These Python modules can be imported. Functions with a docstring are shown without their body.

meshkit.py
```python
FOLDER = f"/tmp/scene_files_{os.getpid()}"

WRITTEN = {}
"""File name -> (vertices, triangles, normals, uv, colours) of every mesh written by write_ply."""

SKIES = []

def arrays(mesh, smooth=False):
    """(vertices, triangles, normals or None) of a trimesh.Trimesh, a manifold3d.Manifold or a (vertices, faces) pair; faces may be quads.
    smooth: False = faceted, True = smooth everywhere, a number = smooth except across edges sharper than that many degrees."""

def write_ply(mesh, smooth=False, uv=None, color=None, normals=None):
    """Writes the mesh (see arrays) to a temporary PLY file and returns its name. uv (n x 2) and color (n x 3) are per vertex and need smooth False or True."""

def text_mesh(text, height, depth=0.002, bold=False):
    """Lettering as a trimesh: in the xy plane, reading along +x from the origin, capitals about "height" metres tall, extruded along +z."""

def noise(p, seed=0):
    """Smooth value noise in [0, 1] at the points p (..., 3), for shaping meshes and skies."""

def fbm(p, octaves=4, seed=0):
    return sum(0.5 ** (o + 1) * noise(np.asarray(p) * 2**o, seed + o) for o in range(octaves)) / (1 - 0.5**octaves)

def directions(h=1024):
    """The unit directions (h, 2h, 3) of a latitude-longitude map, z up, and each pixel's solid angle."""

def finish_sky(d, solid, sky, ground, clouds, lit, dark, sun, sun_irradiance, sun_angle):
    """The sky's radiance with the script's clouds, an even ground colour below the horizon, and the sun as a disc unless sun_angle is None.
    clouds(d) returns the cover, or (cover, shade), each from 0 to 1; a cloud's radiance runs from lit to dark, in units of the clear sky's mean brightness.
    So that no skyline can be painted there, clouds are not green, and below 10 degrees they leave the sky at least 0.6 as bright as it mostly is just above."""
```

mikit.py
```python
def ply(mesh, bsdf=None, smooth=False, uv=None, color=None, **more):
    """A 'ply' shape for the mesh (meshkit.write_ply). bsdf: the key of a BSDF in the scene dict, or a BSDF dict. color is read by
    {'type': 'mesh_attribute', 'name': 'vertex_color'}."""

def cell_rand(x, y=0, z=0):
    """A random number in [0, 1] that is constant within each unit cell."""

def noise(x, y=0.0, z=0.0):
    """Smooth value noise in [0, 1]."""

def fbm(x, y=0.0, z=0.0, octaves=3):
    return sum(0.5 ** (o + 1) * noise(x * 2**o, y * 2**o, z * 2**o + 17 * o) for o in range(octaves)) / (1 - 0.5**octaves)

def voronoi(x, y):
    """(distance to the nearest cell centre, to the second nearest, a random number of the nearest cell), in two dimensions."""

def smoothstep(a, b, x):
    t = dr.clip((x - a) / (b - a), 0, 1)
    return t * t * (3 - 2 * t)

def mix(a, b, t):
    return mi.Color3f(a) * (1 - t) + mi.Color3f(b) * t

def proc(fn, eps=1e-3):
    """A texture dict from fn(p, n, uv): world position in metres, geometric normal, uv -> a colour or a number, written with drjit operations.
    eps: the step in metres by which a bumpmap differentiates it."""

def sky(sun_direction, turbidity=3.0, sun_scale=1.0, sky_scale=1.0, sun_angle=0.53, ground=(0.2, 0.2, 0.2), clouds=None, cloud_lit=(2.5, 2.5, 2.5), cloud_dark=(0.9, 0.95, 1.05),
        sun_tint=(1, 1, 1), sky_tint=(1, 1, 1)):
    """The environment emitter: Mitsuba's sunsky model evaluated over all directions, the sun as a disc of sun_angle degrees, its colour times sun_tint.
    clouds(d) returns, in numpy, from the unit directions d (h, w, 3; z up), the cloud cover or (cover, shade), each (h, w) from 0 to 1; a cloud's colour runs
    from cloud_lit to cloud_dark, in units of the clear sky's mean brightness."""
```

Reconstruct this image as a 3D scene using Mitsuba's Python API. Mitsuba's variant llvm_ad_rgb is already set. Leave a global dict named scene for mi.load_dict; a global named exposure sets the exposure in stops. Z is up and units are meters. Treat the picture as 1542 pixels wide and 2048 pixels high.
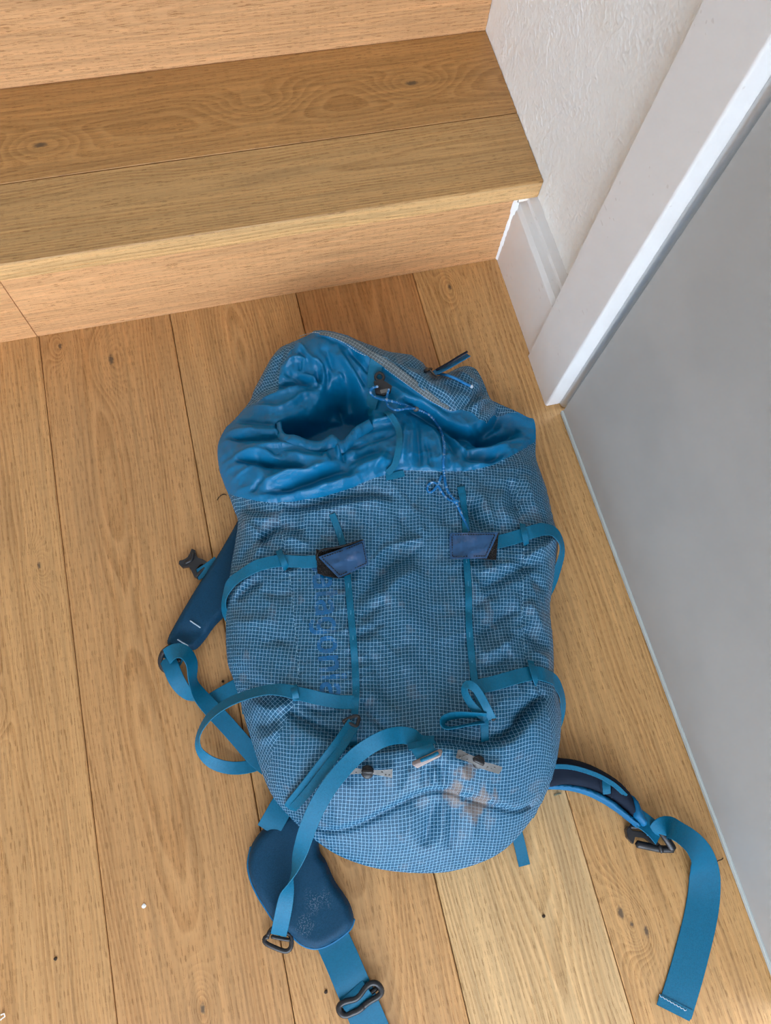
import math, random
import numpy as np, trimesh, drjit as dr, mitsuba as mi, mikit, meshkit
from mikit import noise, fbm, smoothstep, mix, proc
from scipy.spatial import Delaunay
from scipy import ndimage
import shapely
from shapely.geometry import Polygon, LineString

random.seed(7)
rng = np.random.default_rng(7)
scene, labels = {'type': 'scene'}, {}

# ------------------------------------------------------------------ camera
FOCAL = 1488.195
EYE = np.array([-0.46596887, -0.73115142, 1.06309381])
VIEW = np.array([[0.966847, -0.244364, 0.07412], [-0.209146, -0.924322, -0.319199], [0.146512, 0.293114, -0.944785]])   # right, down, forward
T = mi.ScalarTransform4f
scene['camera'] = {'type': 'perspective', 'fov': 2 * math.degrees(math.atan(771 / FOCAL)), 'fov_axis': 'x', 'near_clip': 0.05, 'far_clip': 60.0,
                   'to_world': T().look_at(origin=EYE.tolist(), target=(EYE + VIEW[2]).tolist(), up=(-VIEW[1]).tolist())}
# ------------------------------------------------------------------ light: a pale sky through the glazed doorway behind the camera
exposure = 5.66
scene['sky'] = mikit.sky((0.25, 0.75, 0.6), turbidity=4.0, sun_scale=0.0, sky_scale=1.0, ground=(0.34, 0.33, 0.31),
                         clouds=lambda d: (0.55 + 0.3 * meshkit.fbm(d * 3.0, 3), 0.25), cloud_lit=(1.86, 2.05, 2.22), cloud_dark=(1.02, 1.14, 1.28), sky_tint=(0.92, 1.0, 1.12))


# ------------------------------------------------------------------ helpers
def at(px, py, z=0.0):
    """The point at height z that the photograph shows at a pixel of its 1542 x 2048 frame."""
    d = VIEW.T @ np.array([(px - 771) / FOCAL, (py - 1024) / FOCAL, 1.0])
    return EYE + d * (z - EYE[2]) / d[2]


def lab(key, label=None, cat=None, group=None, kind=None):
    e = labels.setdefault(key, {})
    for k, v in (('label', label), ('category', cat), ('group', group), ('kind', kind)):
        if v:
            e[k] = v
    return key


def add(key, mesh, mat, smooth=False, uv=None, **more):
    base, n = key, 0
    while key in scene:
        n += 1
        key = f'{base}_{n:03d}'
    scene[key] = mikit.ply(mesh, mat, smooth, uv=uv, **more)
    return key


def bevel_box(x0, x1, y0, y1, z0, z1, r=0.002):
    pts = []
    for x, sx in ((x0, 1), (x1, -1)):
        for y, sy in ((y0, 1), (y1, -1)):
            for z, sz in ((z0, 1), (z1, -1)):
                pts += [(x + sx * r, y + sy * r, z), (x + sx * r, y, z + sz * r), (x, y + sy * r, z + sz * r)]
    return trimesh.convex.convex_hull(np.array(pts))


def box(x0, x1, y0, y1, z0, z1):
    return trimesh.creation.box(bounds=[[x0, y0, z0], [x1, y1, z1]])


def prism(profile, axis_from, axis_to, plane='xz'):
    """A closed profile in xz extruded along y, or in xy along z."""
    m = trimesh.creation.extrude_polygon(Polygon(profile), axis_to - axis_from, engine='earcut')
    v = m.vertices.copy()
    if plane == 'xz':
        m.vertices = np.stack([v[:, 0], axis_from + v[:, 2], v[:, 1]], 1)
        m.invert()
    else:
        m.vertices = np.stack([v[:, 0], v[:, 1], axis_from + v[:, 2]], 1)
    return m


# ------------------------------------------------------------------ materials
def principled(color, rough=0.6, spec=0.4, **kw):
    c = color if isinstance(color, dict) else {'type': 'rgb', 'value': list(color)}
    return {'type': 'principled', 'base_color': c, 'roughness': rough, 'specular': spec, **kw}


def two(b):
    return {'type': 'twosided', 'bsdf': b}


# boards carry uv = (metres along the grain, 10 * board number + metres across)
TONES = {0: (0.480, 0.262, 0.104), 1: (0.445, 0.235, 0.092), 2: (0.475, 0.258, 0.102), 3: (0.420, 0.202, 0.072), 4: (0.50, 0.280, 0.110), 5: (0.46, 0.25, 0.10),
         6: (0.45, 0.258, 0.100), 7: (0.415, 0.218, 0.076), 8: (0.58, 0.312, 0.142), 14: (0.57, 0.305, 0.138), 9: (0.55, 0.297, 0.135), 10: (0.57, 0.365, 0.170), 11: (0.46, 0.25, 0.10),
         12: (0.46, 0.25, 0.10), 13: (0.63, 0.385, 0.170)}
# knots: board, along, across, size
KNOTS = [(1, 0.06, 0.104, 0.009), (1, 0.02, 0.03, 0.006), (4, 1.005, 0.024, 0.008), (4, 1.035, 0.050, 0.0065), (4, 1.022, 0.034, 0.004), (4, 0.035, 0.055, 0.006), (7, -0.115, 0.085, 0.010), (7, -0.68, 0.06, 0.010), (7, -0.36, 0.085, -0.012),
         (1, 0.97, 0.10, 0.006), (0, 0.37, 0.17, 0.005), (0, 0.56, 0.09, 0.006)]


def board_field(uv):
    u, b = uv.x, dr.floor(uv.y / 10.0 + 0.01)
    v = uv.y - 10.0 * b
    s = mikit.cell_rand(b, 3, 7)
    s2 = mikit.cell_rand(b, 5, 1)
    return u, v, b, s, s2


def wood_color(p, n, uv):
    u, v, b, s, s2 = board_field(uv)
    so = s * 37.0
    # growth rings of a sawn log: rings around an axis that dips in and out of the board
    vc = 0.10 + 0.05 * (s2 - 0.5) + 0.03 * (noise(u * 1.7 + so, b) - 0.5)
    dep = 0.018 + 0.075 * (noise(u * 1.1 + so, 4.2, b) - 0.1) + 0.012 * noise(u * 6 + so, 1.0, b)
    wob = 0.010 * (fbm(u * 5 + so, v * 26, b, 3) - 0.5)
    kd = mi.Float(0.0)
    dark = mi.Float(0.0)
    for kb, ku, kv, ks in KNOTS:
        on = dr.select(dr.abs(b - kb) < 0.5, 1.0, 0.0)
        q = dr.sqrt(dr.square((u - ku) / 2.2) + dr.square(v - kv) + 1e-9)
        kd += on * 0.030 * dr.exp(-dr.square(q / (abs(ks) * 2.8)))
        if ks < 0:
            continue
        dark += on * smoothstep(ks * 0.62, ks * 0.18, q + 0.0016 * (noise(u * 500, v * 500) - 0.5))
    r = dr.sqrt(dr.square(v - vc + wob) + dr.square(dep)) + kd + wob * 0.6
    t = r * (185.0 + 90.0 * s)
    ring = t - dr.floor(t)
    ring = smoothstep(0.0, 0.75, ring) * smoothstep(1.0, 0.86, ring)
    plain = dr.select(((b > 7.5) & (b < 9.5)) | (b > 13.5), 0.35, 1.0)
    amp = plain * (0.35 + 0.65 * smoothstep(0.3, 0.7, noise(t * 0.35, b, 2.0)))
    fine = fbm(u * 9 + so, v * 420, b, 2)
    streak = fbm(u * 2.2 + so, v * 60, b + 0.5, 3)
    pore = smoothstep(0.66, 0.82, noise(u * 105 + so, v * 1850, b)) * (0.35 + 0.65 * ring)
    flake = smoothstep(0.78, 0.9, noise(u * 60, v * 300 + 9.0, b + 2.0))
    base = mi.Color3f(0.0)
    for k, c in TONES.items():
        base = dr.select(dr.abs(b - k) < 0.5, mi.Color3f(*c), base)
    shade = 1.03 - 0.17 * ring * amp + 0.36 * (fine - 0.5) + 0.36 * (streak - 0.5) - 0.10 * pore + 0.05 * flake
    col = base * dr.clip(shade, 0.25, 1.5)
    col = mi.Color3f(col.x, col.y * (1.0 - 0.07 * ring * amp), col.z * (1.0 - 0.16 * ring * amp - 0.1 * pore))
    col = mix(col, base * mi.Color3f(0.50, 0.40, 0.30), pore * 0.62)
    grey = smoothstep(0.60, 0.86, fbm(u * 2.6 + so + 3, v * 24, b + 9.0, 3)) * 0.26
    col = mix(col, base * mi.Color3f(0.62, 0.66, 0.75), grey)
    return mix(col, mi.Color3f(0.075, 0.05, 0.032), dr.clip(dark, 0, 1) * 0.85)


def wood_bump(p, n, uv):
    u, v, b, s, s2 = board_field(uv)
    return noise(u * 105 + s * 37.0, v * 1850, b) * 0.6 + fbm(u * 7, v * 300, b, 2) * 0.7


scene['oak'] = {'type': 'bumpmap', 'scale': 0.00022, 'arbitrary': proc(wood_bump, 4e-4),
                'bsdf': principled(proc(wood_color), 0.44, 0.42)}
scene['oak']['arbitrary'] = proc(wood_bump, 4e-4)


def wall_color(p, n, uv):
    k = smoothstep(0.62, 0.8, fbm(p.y * 9, p.z * 9, 1.0, 3))
    return mix(mi.Color3f(0.79, 0.785, 0.755), mi.Color3f(0.77, 0.75, 0.705), k)


scene['plaster'] = two(principled(proc(wall_color), 0.6, 0.3))
scene['room_paint'] = principled((0.68, 0.67, 0.655), 0.85, 0.2)


def trim_color(p, n, uv):
    k = smoothstep(0.60, 0.85, fbm(p.x * 12, p.y * 14, p.z * 14, 3))
    dots = smoothstep(0.80, 0.86, noise(p.x * 160, p.y * 160, p.z * 160)) * smoothstep(0.62, 0.75, noise(p.x * 20 + 7, p.y * 20, p.z * 20))
    return mix(mix(mi.Color3f(0.66, 0.645, 0.63), mi.Color3f(0.64, 0.62, 0.60), k), mi.Color3f(0.34, 0.29, 0.25), dots * 0.25)


scene['trim_paint'] = principled(proc(trim_color), 0.36, 0.45)
scene['seal_metal'] = principled((0.52, 0.53, 0.53), 0.28, 0.6, metallic=0.6)


def door_color(p, n, uv):
    k = fbm(p.y * 6, p.z * 6, 3.0, 4)
    spot = smoothstep(0.86, 0.90, noise(p.y * 130, p.z * 130, 5.0))
    c = mix(mi.Color3f(0.36, 0.352, 0.335), mi.Color3f(0.335, 0.33, 0.315), smoothstep(0.4, 0.7, k))
    return mix(c, mi.Color3f(0.55, 0.53, 0.5), spot * 0.0)


scene['door_paint'] = principled(proc(door_color), 0.5, 0.4)
scene['seal_grey'] = principled((0.42, 0.45, 0.43), 0.55, 0.3)
scene['caulk'] = principled((0.82, 0.82, 0.80), 0.7, 0.25)
scene['dark_gap'] = principled((0.05, 0.045, 0.04), 0.9, 0.1)
scene['frame_white'] = principled((0.75, 0.75, 0.74), 0.4, 0.4)
scene['pane_glass'] = {'type': 'thindielectric'}

# ------------------------------------------------------------------ floor: oak boards running up to the stairs
PLANK_TILT = 0.0094


def board(key, x0, x1, y0, y1, z0, z1, n, along='y', r=0.0012, u0=0.0, flip=False):
    """One bevelled board with grain coordinates; along = the direction of its grain."""
    m = bevel_box(x0, x1, y0, y1, z0, z1, r)
    m = m.submesh([np.arange(len(m.faces))], append=True)
    f = m.faces
    v = m.vertices[f].reshape(-1, 3)                       # flat faces: every corner its own vertex
    nn = np.repeat(m.face_normals, 3, 0)
    if along == 'y':
        u = -v[:, 1]
        w = v[:, 0] - x0 + (z1 - v[:, 2])
    else:
        u = v[:, 0]
        w = np.where(np.abs(nn[:, 2]) > 0.5, v[:, 1] - y0, v[:, 2] - z0)
    mesh = trimesh.Trimesh(v, np.arange(len(v)).reshape(-1, 3), process=False)
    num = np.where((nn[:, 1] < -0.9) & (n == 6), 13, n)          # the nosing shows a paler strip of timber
    return mesh, np.stack([u + u0, 10.0 * num + np.clip(w, 0, 4)], 1)


seams = [0.052, -0.1508, -0.3528, -0.5605, -0.7658, -0.971, -1.176, -1.381, -1.586, -1.791, -1.996]
order = [4, 2, 5, 1, 0, 11, 12, 2, 5, 1]
# board numbers from the door leftward: knotty 4, pale 10, reddish 3, brown 1, tan 0 ...
order = [4, 3, 2, 1, 0, 11, 12, 5, 6, 0]
breaks = [-1.45, -0.52, -1.35, -1.75, -1.55, -1.8, -1.4, -1.7, -1.5, -1.9]
lab('floor', 'oak plank floor of the hallway', kind='structure')
for i in range(len(seams) - 1):
    for (y0, y1, n) in ((breaks[i] + 0.0007, 0.012, order[i]), (-2.30, breaks[i] - 0.0007, 10 if i == 1 else (order[i] + 5) % 13)):
        m, uv = board('floor', seams[i + 1] + 0.0005, seams[i] - 0.0005, y0, y1, -0.015, 0.0, n)
        v = m.vertices.copy()
        v[:, 0] += PLANK_TILT * v[:, 1]
        m.vertices = v
        add('floor__plank', m, 'oak', uv=uv)
add('floor__subfloor', box(-2.05, 0.3, -2.30, 0.02, -0.05, -0.0152), 'dark_gap')

# ------------------------------------------------------------------ stairs
STEP_H, STEP_D, X_WALL, X_LEFT = 0.1802, 0.3062, 0.0337, -2.0
lab('staircase', 'oak staircase climbing away behind the backpack, two boards to a tread', 'stairs')
for k in range(3):
    y, z = k * STEP_D, k * STEP_H
    xr = 0.0 if k == 0 else X_WALL
    joint = -0.7677 if k == 0 else -1.25
    zb = z if k == 0 else z - 0.03
    for (a, b, n) in ((joint + 0.0004, xr, 8 if k == 0 else 9), (X_LEFT, joint - 0.0004, 14 if k == 0 else 9)):
        m, uv = board('r', a, b, y + 0.004, y + 0.022, zb, z + STEP_H - 0.0340, n, 'x', 0.0006, u0=0.31 * k)
        add('staircase__riser', m, 'oak', uv=uv)
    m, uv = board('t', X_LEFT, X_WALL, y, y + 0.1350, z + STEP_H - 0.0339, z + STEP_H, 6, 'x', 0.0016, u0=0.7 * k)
    add('staircase__tread_board', m, 'oak', uv=uv)
    m, uv = board('t', X_LEFT, X_WALL, y + 0.1356, y + STEP_D + 0.003, z + STEP_H - 0.0339, z + STEP_H, 7, 'x', 0.0008, u0=0.0 if k == 0 else 1.1 * k)
    add('staircase__tread_board', m, 'oak', uv=uv)

# ------------------------------------------------------------------ walls, baseboard, casing, door
lab('wall_right', 'cream wall with orange-peel paint beside the stairs', kind='structure')
add('wall_right', box(X_WALL + 0.0009, 0.14, -0.20, 2.4, -0.02, 2.6), 'plaster')
wy, wz = np.linspace(-0.20, 0.46, 541), np.linspace(0.10, 0.80, 571)
WY, WZ = np.meshgrid(wy, wz)
q = np.stack([WY * 250, WZ * 250, 0 * WY], -1)
peel = meshkit.fbm(q + 1.5 * meshkit.noise(q * 0.3, 5)[..., None], 2, 9)
peel = np.clip((peel - 0.40) / 0.28, 0, 1)
peel = peel * peel * (3 - 2 * peel) * (0.35 + 0.65 * meshkit.noise(q * 0.07, 8))
vv = np.stack([X_WALL + 0.0008 - 0.0012 * peel, WY, WZ], -1).reshape(-1, 3)
ii = (np.arange(570)[:, None] * 541 + np.arange(540)[None]).ravel()
add('wall_right__paint_coat', trimesh.Trimesh(vv, np.vstack([np.column_stack([ii, ii + 541, ii + 542]), np.column_stack([ii, ii + 542, ii + 1])]), process=False), 'plaster', True)
lab('wall_right_rear', 'wall beyond the door', kind='structure')
add('wall_right_rear', box(X_WALL, 0.14, -2.30, -1.22, -0.02, 2.6), 'room_paint')
add('wall_right_rear__lintel', box(X_WALL, 0.14, -1.22, -0.20, 2.06, 2.6), 'room_paint')
lab('wall_left', 'far left wall', kind='structure')
add('wall_left', box(-2.12, -2.0, -2.30, 2.4, -0.05, 2.6), 'room_paint')
lab('wall_back', 'wall at the top of the stairs', kind='structure')
add('wall_back', box(-2.12, 0.14, 2.4, 2.5, -0.05, 2.6), 'room_paint')
lab('ceiling', 'white ceiling', kind='structure')
add('ceiling', box(-2.12, 0.14, -2.30, 2.5, 2.6, 2.7), 'room_paint')
# the front wall with the glazed entrance that lights the hall
W0, W1, WZ0, WZ1 = -1.75, -0.01, 0.06, 2.25
lab('wall_front', 'entrance wall around the glazed doorway', kind='structure')
add('wall_front', trimesh.util.concatenate([box(-2.12, W0, -2.42, -2.30, -0.05, 2.7), box(W1, 0.14, -2.42, -2.30, -0.05, 2.7),
                                           box(W0, W1, -2.42, -2.30, WZ1, 2.7), box(W0, W1, -2.42, -2.30, -0.05, WZ0)]), 'room_paint')
lab('window_1', 'glazed entrance screen', kind='structure')
mid = 0.5 * (W0 + W1)
for (a, b) in ((W0, W0 + 0.06), (mid - 0.04, mid + 0.04), (W1 - 0.06, W1)):
    add('window_1__frame', bevel_box(a, b, -2.39, -2.33, WZ0, WZ1, 0.003), 'frame_white')
for (a, b) in ((WZ0, WZ0 + 0.07), (WZ1 - 0.06, WZ1)):
    add('window_1__frame', bevel_box(W0 + 0.06, W1 - 0.06, -2.38, -2.34, a, b, 0.003), 'frame_white')
for (a, b) in ((W0 + 0.06, mid - 0.04), (mid + 0.04, W1 - 0.06)):
    q = trimesh.Trimesh([[a, -2.36, WZ0 + 0.07], [b, -2.36, WZ0 + 0.07], [b, -2.36, WZ1 - 0.06], [a, -2.36, WZ1 - 0.06]], [[0, 1, 2], [0, 2, 3]], process=False)
    add('window_1__pane', q, 'pane_glass')

Y_CASE0, Y_CASE1 = -0.1902, -0.2836
lab('baseboard_right', 'taupe moulded baseboard between the stairs and the door casing', kind='structure')
add('baseboard_right', prism([(0.0, 0.0005), (0.034, 0.0005), (0.034, 0.146), (0.0205, 0.1435), (0.0185, 0.1385), (0.0065, 0.1380), (0.0005, 0.1325), (0, 0.131)], Y_CASE0, 0.0035), 'trim_paint')
zs = np.linspace(0.002, 0.146, 40)
cv, cf = [], []
for i, z in enumerate(zs):
    w = 0.0022 + 0.0016 * meshkit.noise(np.array([z * 160, 0.3, 0.0])) + 0.0015 * (z > 0.12)
    cv += [(-w, 0.0042, z), (0.0008, 0.0038 - 2.2 * w, z), (0.003, 0.0042, z)]
    if i:
        a = 3 * (i - 1)
        cf += [(a, a + 1, a + 4), (a, a + 4, a + 3), (a + 1, a + 2, a + 5), (a + 1, a + 5, a + 4)]
lab(add('baseboard_right__caulk', trimesh.Trimesh(cv, cf, process=False), 'caulk', True), 'ragged bead of white caulk where the baseboard meets the riser')

lab('trim_1', 'painted door casing running up from the floor', kind='structure')
prof = [(-0.004, Y_CASE0), (0.06, Y_CASE0), (0.06, Y_CASE1 + 0.0)]
for k in range(7):
    a = math.pi * 1.5 - k / 6 * math.pi / 2
    prof.append((-0.0008 + 0.0032 * math.cos(a), Y_CASE1 + 0.0032 + 0.0032 * math.sin(a)))
add('trim_1', prism(prof, 0.0005, 2.12, 'xy'), 'trim_paint', 30)
prof = [(0.0290 + 0.0090 * math.cos(a), Y_CASE1 - 0.0005 + 0.0100 * math.sin(a)) for a in np.linspace(math.pi, 2 * math.pi, 10)]
lab(add('trim_1__door_seal', prism(prof, 0.002, 2.06, 'xy'), 'seal_metal', 40), 'rounded grey seal beside the door edge')

lab('door_1', 'grey painted flush door on the right', kind='structure')
DOOR_YAW = 0.0090 / 0.5


def door_mesh(x0, x1, z0, z1, r):
    m = bevel_box(x0, x1, -0.86, 0.0, z0, z1, r)
    c, s = math.cos(DOOR_YAW), math.sin(DOOR_YAW)
    v = m.vertices
    m.vertices = np.stack([0.0177 + c * v[:, 0] - s * v[:, 1], -0.3006 + s * v[:, 0] + c * v[:, 1], v[:, 2]], 1)
    return m


add('door_1', door_mesh(0.0, 0.04, 0.009, 2.04, 0.0015), 'door_paint')
lab(add('door_1__bottom_seal', door_mesh(-0.003, 0.03, 0.002, 0.010, 0.001), 'seal_grey'), 'pale grey seal strip along the foot of the door')

# ------------------------------------------------------------------ backpack: fabrics
CELL = 0.0047
STAIN = [(at(925, 1545, 0.12), 0.016), (at(912, 1572, 0.12), 0.012), (at(960, 1606, 0.11), 0.022), (at(905, 1590, 0.11), 0.016)]


def grid_lines(uv):
    a = dr.abs(uv.x / CELL - dr.round(uv.x / CELL)) * CELL
    b = dr.abs(uv.y / CELL - dr.round(uv.y / CELL)) * CELL
    return dr.maximum(smoothstep(0.00046, 0.00014, a), smoothstep(0.00046, 0.00014, b))


def ripstop_color(p, n, uv):
    ln = grid_lines(uv)
    yarn = 0.75 + 0.5 * noise(uv.x * 1500, uv.y * 1500)
    tone = fbm(p.x * 16, p.y * 16, p.z * 16, 3)
    base = mix(mi.Color3f(0.003, 0.056, 0.122), mi.Color3f(0.009, 0.068, 0.130), tone)
    c = mix(base * yarn, mi.Color3f(0.19, 0.36, 0.50), ln * (0.72 + 0.25 * yarn))
    st = mi.Float(0.0)
    for q, r in STAIN:
        d = dr.sqrt(dr.square(p.x - q[0]) + dr.square(p.y - q[1]))
        st = dr.maximum(st, smoothstep(r, r * 0.2, d + r * 1.3 * (fbm(p.x * 130, p.y * 130, 2.0, 3) - 0.5)))
    grit = smoothstep(0.62, 0.78, fbm(p.x * 55, p.y * 55, p.z * 55, 3))
    c = mix(c, mi.Color3f(0.33, 0.30, 0.27), grit * 0.10)
    return mix(c, mi.Color3f(0.21, 0.135, 0.08), st * 0.6)


def cloth_bump(p, n, uv):
    return grid_lines(uv) * 0.6 + 0.4 * noise(uv.x * 2500, uv.y * 2500)


def binding_color(p, n, uv):
    return mix(mi.Color3f(0.075, 0.095, 0.105), mi.Color3f(0.28, 0.32, 0.34), grid_lines(uv) * 0.8)


scene['grey_ripstop'] = two(principled(proc(binding_color), 0.5, 0.3))
scene['ripstop'] = two({'type': 'bumpmap', 'scale': 0.00012, 'arbitrary': proc(cloth_bump, 2e-4), 'bsdf': principled(proc(ripstop_color), 0.46, 0.26)})


def print_color(p, n, uv):
    worn = smoothstep(0.60, 0.66, fbm(p.x * 70, p.y * 70, 5.0, 2))
    return mix(mi.Color3f(0.0, 0.085, 0.225), mi.Color3f(0.25, 0.44, 0.58), grid_lines(uv) * worn * 0.7)


scene['gloss_print'] = two(principled(proc(print_color), 0.22, 0.6))


def satin_color(p, n, uv):
    k = fbm(p.x * 30, p.y * 30, p.z * 30, 3)
    rip = 0.94 + 0.12 * noise(p.x * 1400, p.y * 900, p.z * 900)
    return mix(mi.Color3f(0.0, 0.108, 0.240), mi.Color3f(0.0, 0.136, 0.290), k) * rip


def satin_bump(p, n, uv):
    wx = fbm(p.x * 40, p.y * 40, p.z * 40, 2)
    a = dr.abs(fbm(p.x * 95 + 5 * wx, p.y * 70 - 4 * wx, p.z * 80, 3) - 0.5)
    return 1.0 - 2.0 * a


scene['satin'] = two({'type': 'bumpmap', 'scale': 0.0009, 'arbitrary': proc(satin_bump, 5e-4), 'bsdf': principled(proc(satin_color), 0.38, 0.34)})


def web_color(p, n, uv):
    a = dr.abs(uv.x * 620.0 + dr.abs(uv.y * 900.0 - dr.floor(uv.y * 900.0) - 0.5) - dr.floor(uv.x * 620.0) - 0.5)
    rib = 0.86 + 0.20 * noise(uv.x * 1300, uv.y * 900) + 0.05 * a
    return mi.Color3f(0.0, 0.115, 0.215) * rib


def web_bump(p, n, uv):
    return 0.4 * noise(uv.x * 1100, uv.y * 900) + 0.5 * dr.sin(uv.x * 4300.0 + uv.y * 3200.0)


scene['webbing'] = two({'type': 'bumpmap', 'scale': 0.00010, 'arbitrary': proc(web_bump, 2e-4), 'bsdf': principled(proc(web_color), 0.5, 0.3)})


RUBBED = [(at(630, 1800, 0.026), 0.020), (at(607, 1850, 0.024), 0.014)]


def pad_color(p, n, uv):
    wv = 0.8 + 0.4 * noise(p.x * 1500, p.y * 1500, p.z * 900)
    c = mi.Color3f(0.0, 0.036, 0.080) * wv
    rub = smoothstep(0.50, 0.72, fbm(p.x * 900, p.y * 900, 1.0, 2))
    near_ = mi.Float(0.0)
    for q, r_ in RUBBED:
        d = dr.sqrt(dr.square(p.x - q[0]) + dr.square(p.y - q[1]))
        near_ = dr.maximum(near_, smoothstep(r_, r_ * 0.25, d + r_ * 1.2 * (fbm(p.x * 90, p.y * 90, 7.0, 2) - 0.5)))
    rub = rub * near_
    return mix(c, mi.Color3f(0.22, 0.25, 0.28), rub * 0.28)


scene['pad_cloth'] = two(principled(proc(pad_color), 0.65, 0.25, sheen=0.1))
scene['dark_mesh'] = two(principled((0.008, 0.014, 0.028), 0.85, 0.2))
scene['blue_edge'] = two(principled((0.0, 0.105, 0.24), 0.5, 0.3))
scene['black_plastic'] = two(principled((0.014, 0.014, 0.016), 0.36, 0.5))
scene['steel'] = two(principled((0.15, 0.15, 0.148), 0.45, 0.5, metallic=0.4))
scene['brown_metal'] = two(principled((0.20, 0.16, 0.15), 0.4, 0.5, metallic=0.5))


def tab_color(p, n, uv):
    k = smoothstep(0.5, 0.8, fbm(p.x * 90, p.y * 90, p.z * 90, 3))
    return mix(mi.Color3f(0.020, 0.075, 0.175), mi.Color3f(0.10, 0.12, 0.20), k * 0.55)


scene['tab_cloth'] = two(principled(proc(tab_color), 0.55, 0.35))


def hook_color(p, n, uv):
    return mi.Color3f(0.022, 0.02, 0.019) * (0.4 + 1.9 * smoothstep(0.4, 0.9, noise(p.x * 1500, p.y * 1500, p.z * 1500)))


scene['hook_tape'] = two(principled(proc(hook_color), 0.9, 0.15))


def cord_color(p, n, uv):
    fleck = smoothstep(0.62, 0.75, noise(uv.x * 600, uv.y * 260))
    return mix(mi.Color3f(0.004, 0.12, 0.32), mi.Color3f(0.42, 0.56, 0.66), fleck * 0.45)


scene['cord_cloth'] = principled(proc(cord_color), 0.6, 0.3, sheen=0.3)
scene['plain_cord'] = principled((0.006, 0.14, 0.36), 0.55, 0.35)
scene['tack_thread'] = principled((0.05, 0.24, 0.38), 0.5, 0.3)
scene['seam_thread'] = principled((0.22, 0.40, 0.52), 0.6, 0.3)
scene['stitch_thread'] = principled((0.42, 0.50, 0.58), 0.6, 0.3)

# ------------------------------------------------------------------ backpack: its lying shape as a height over the floor
RES = 0.0015
GX, GY = -0.70, -0.96
NX, NY = 500, 640
gx = GX + RES * np.arange(NX)
gy = GY + RES * np.arange(NY)
XX, YY = np.meshgrid(gx, gy)
RIM = 0.042

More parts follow.
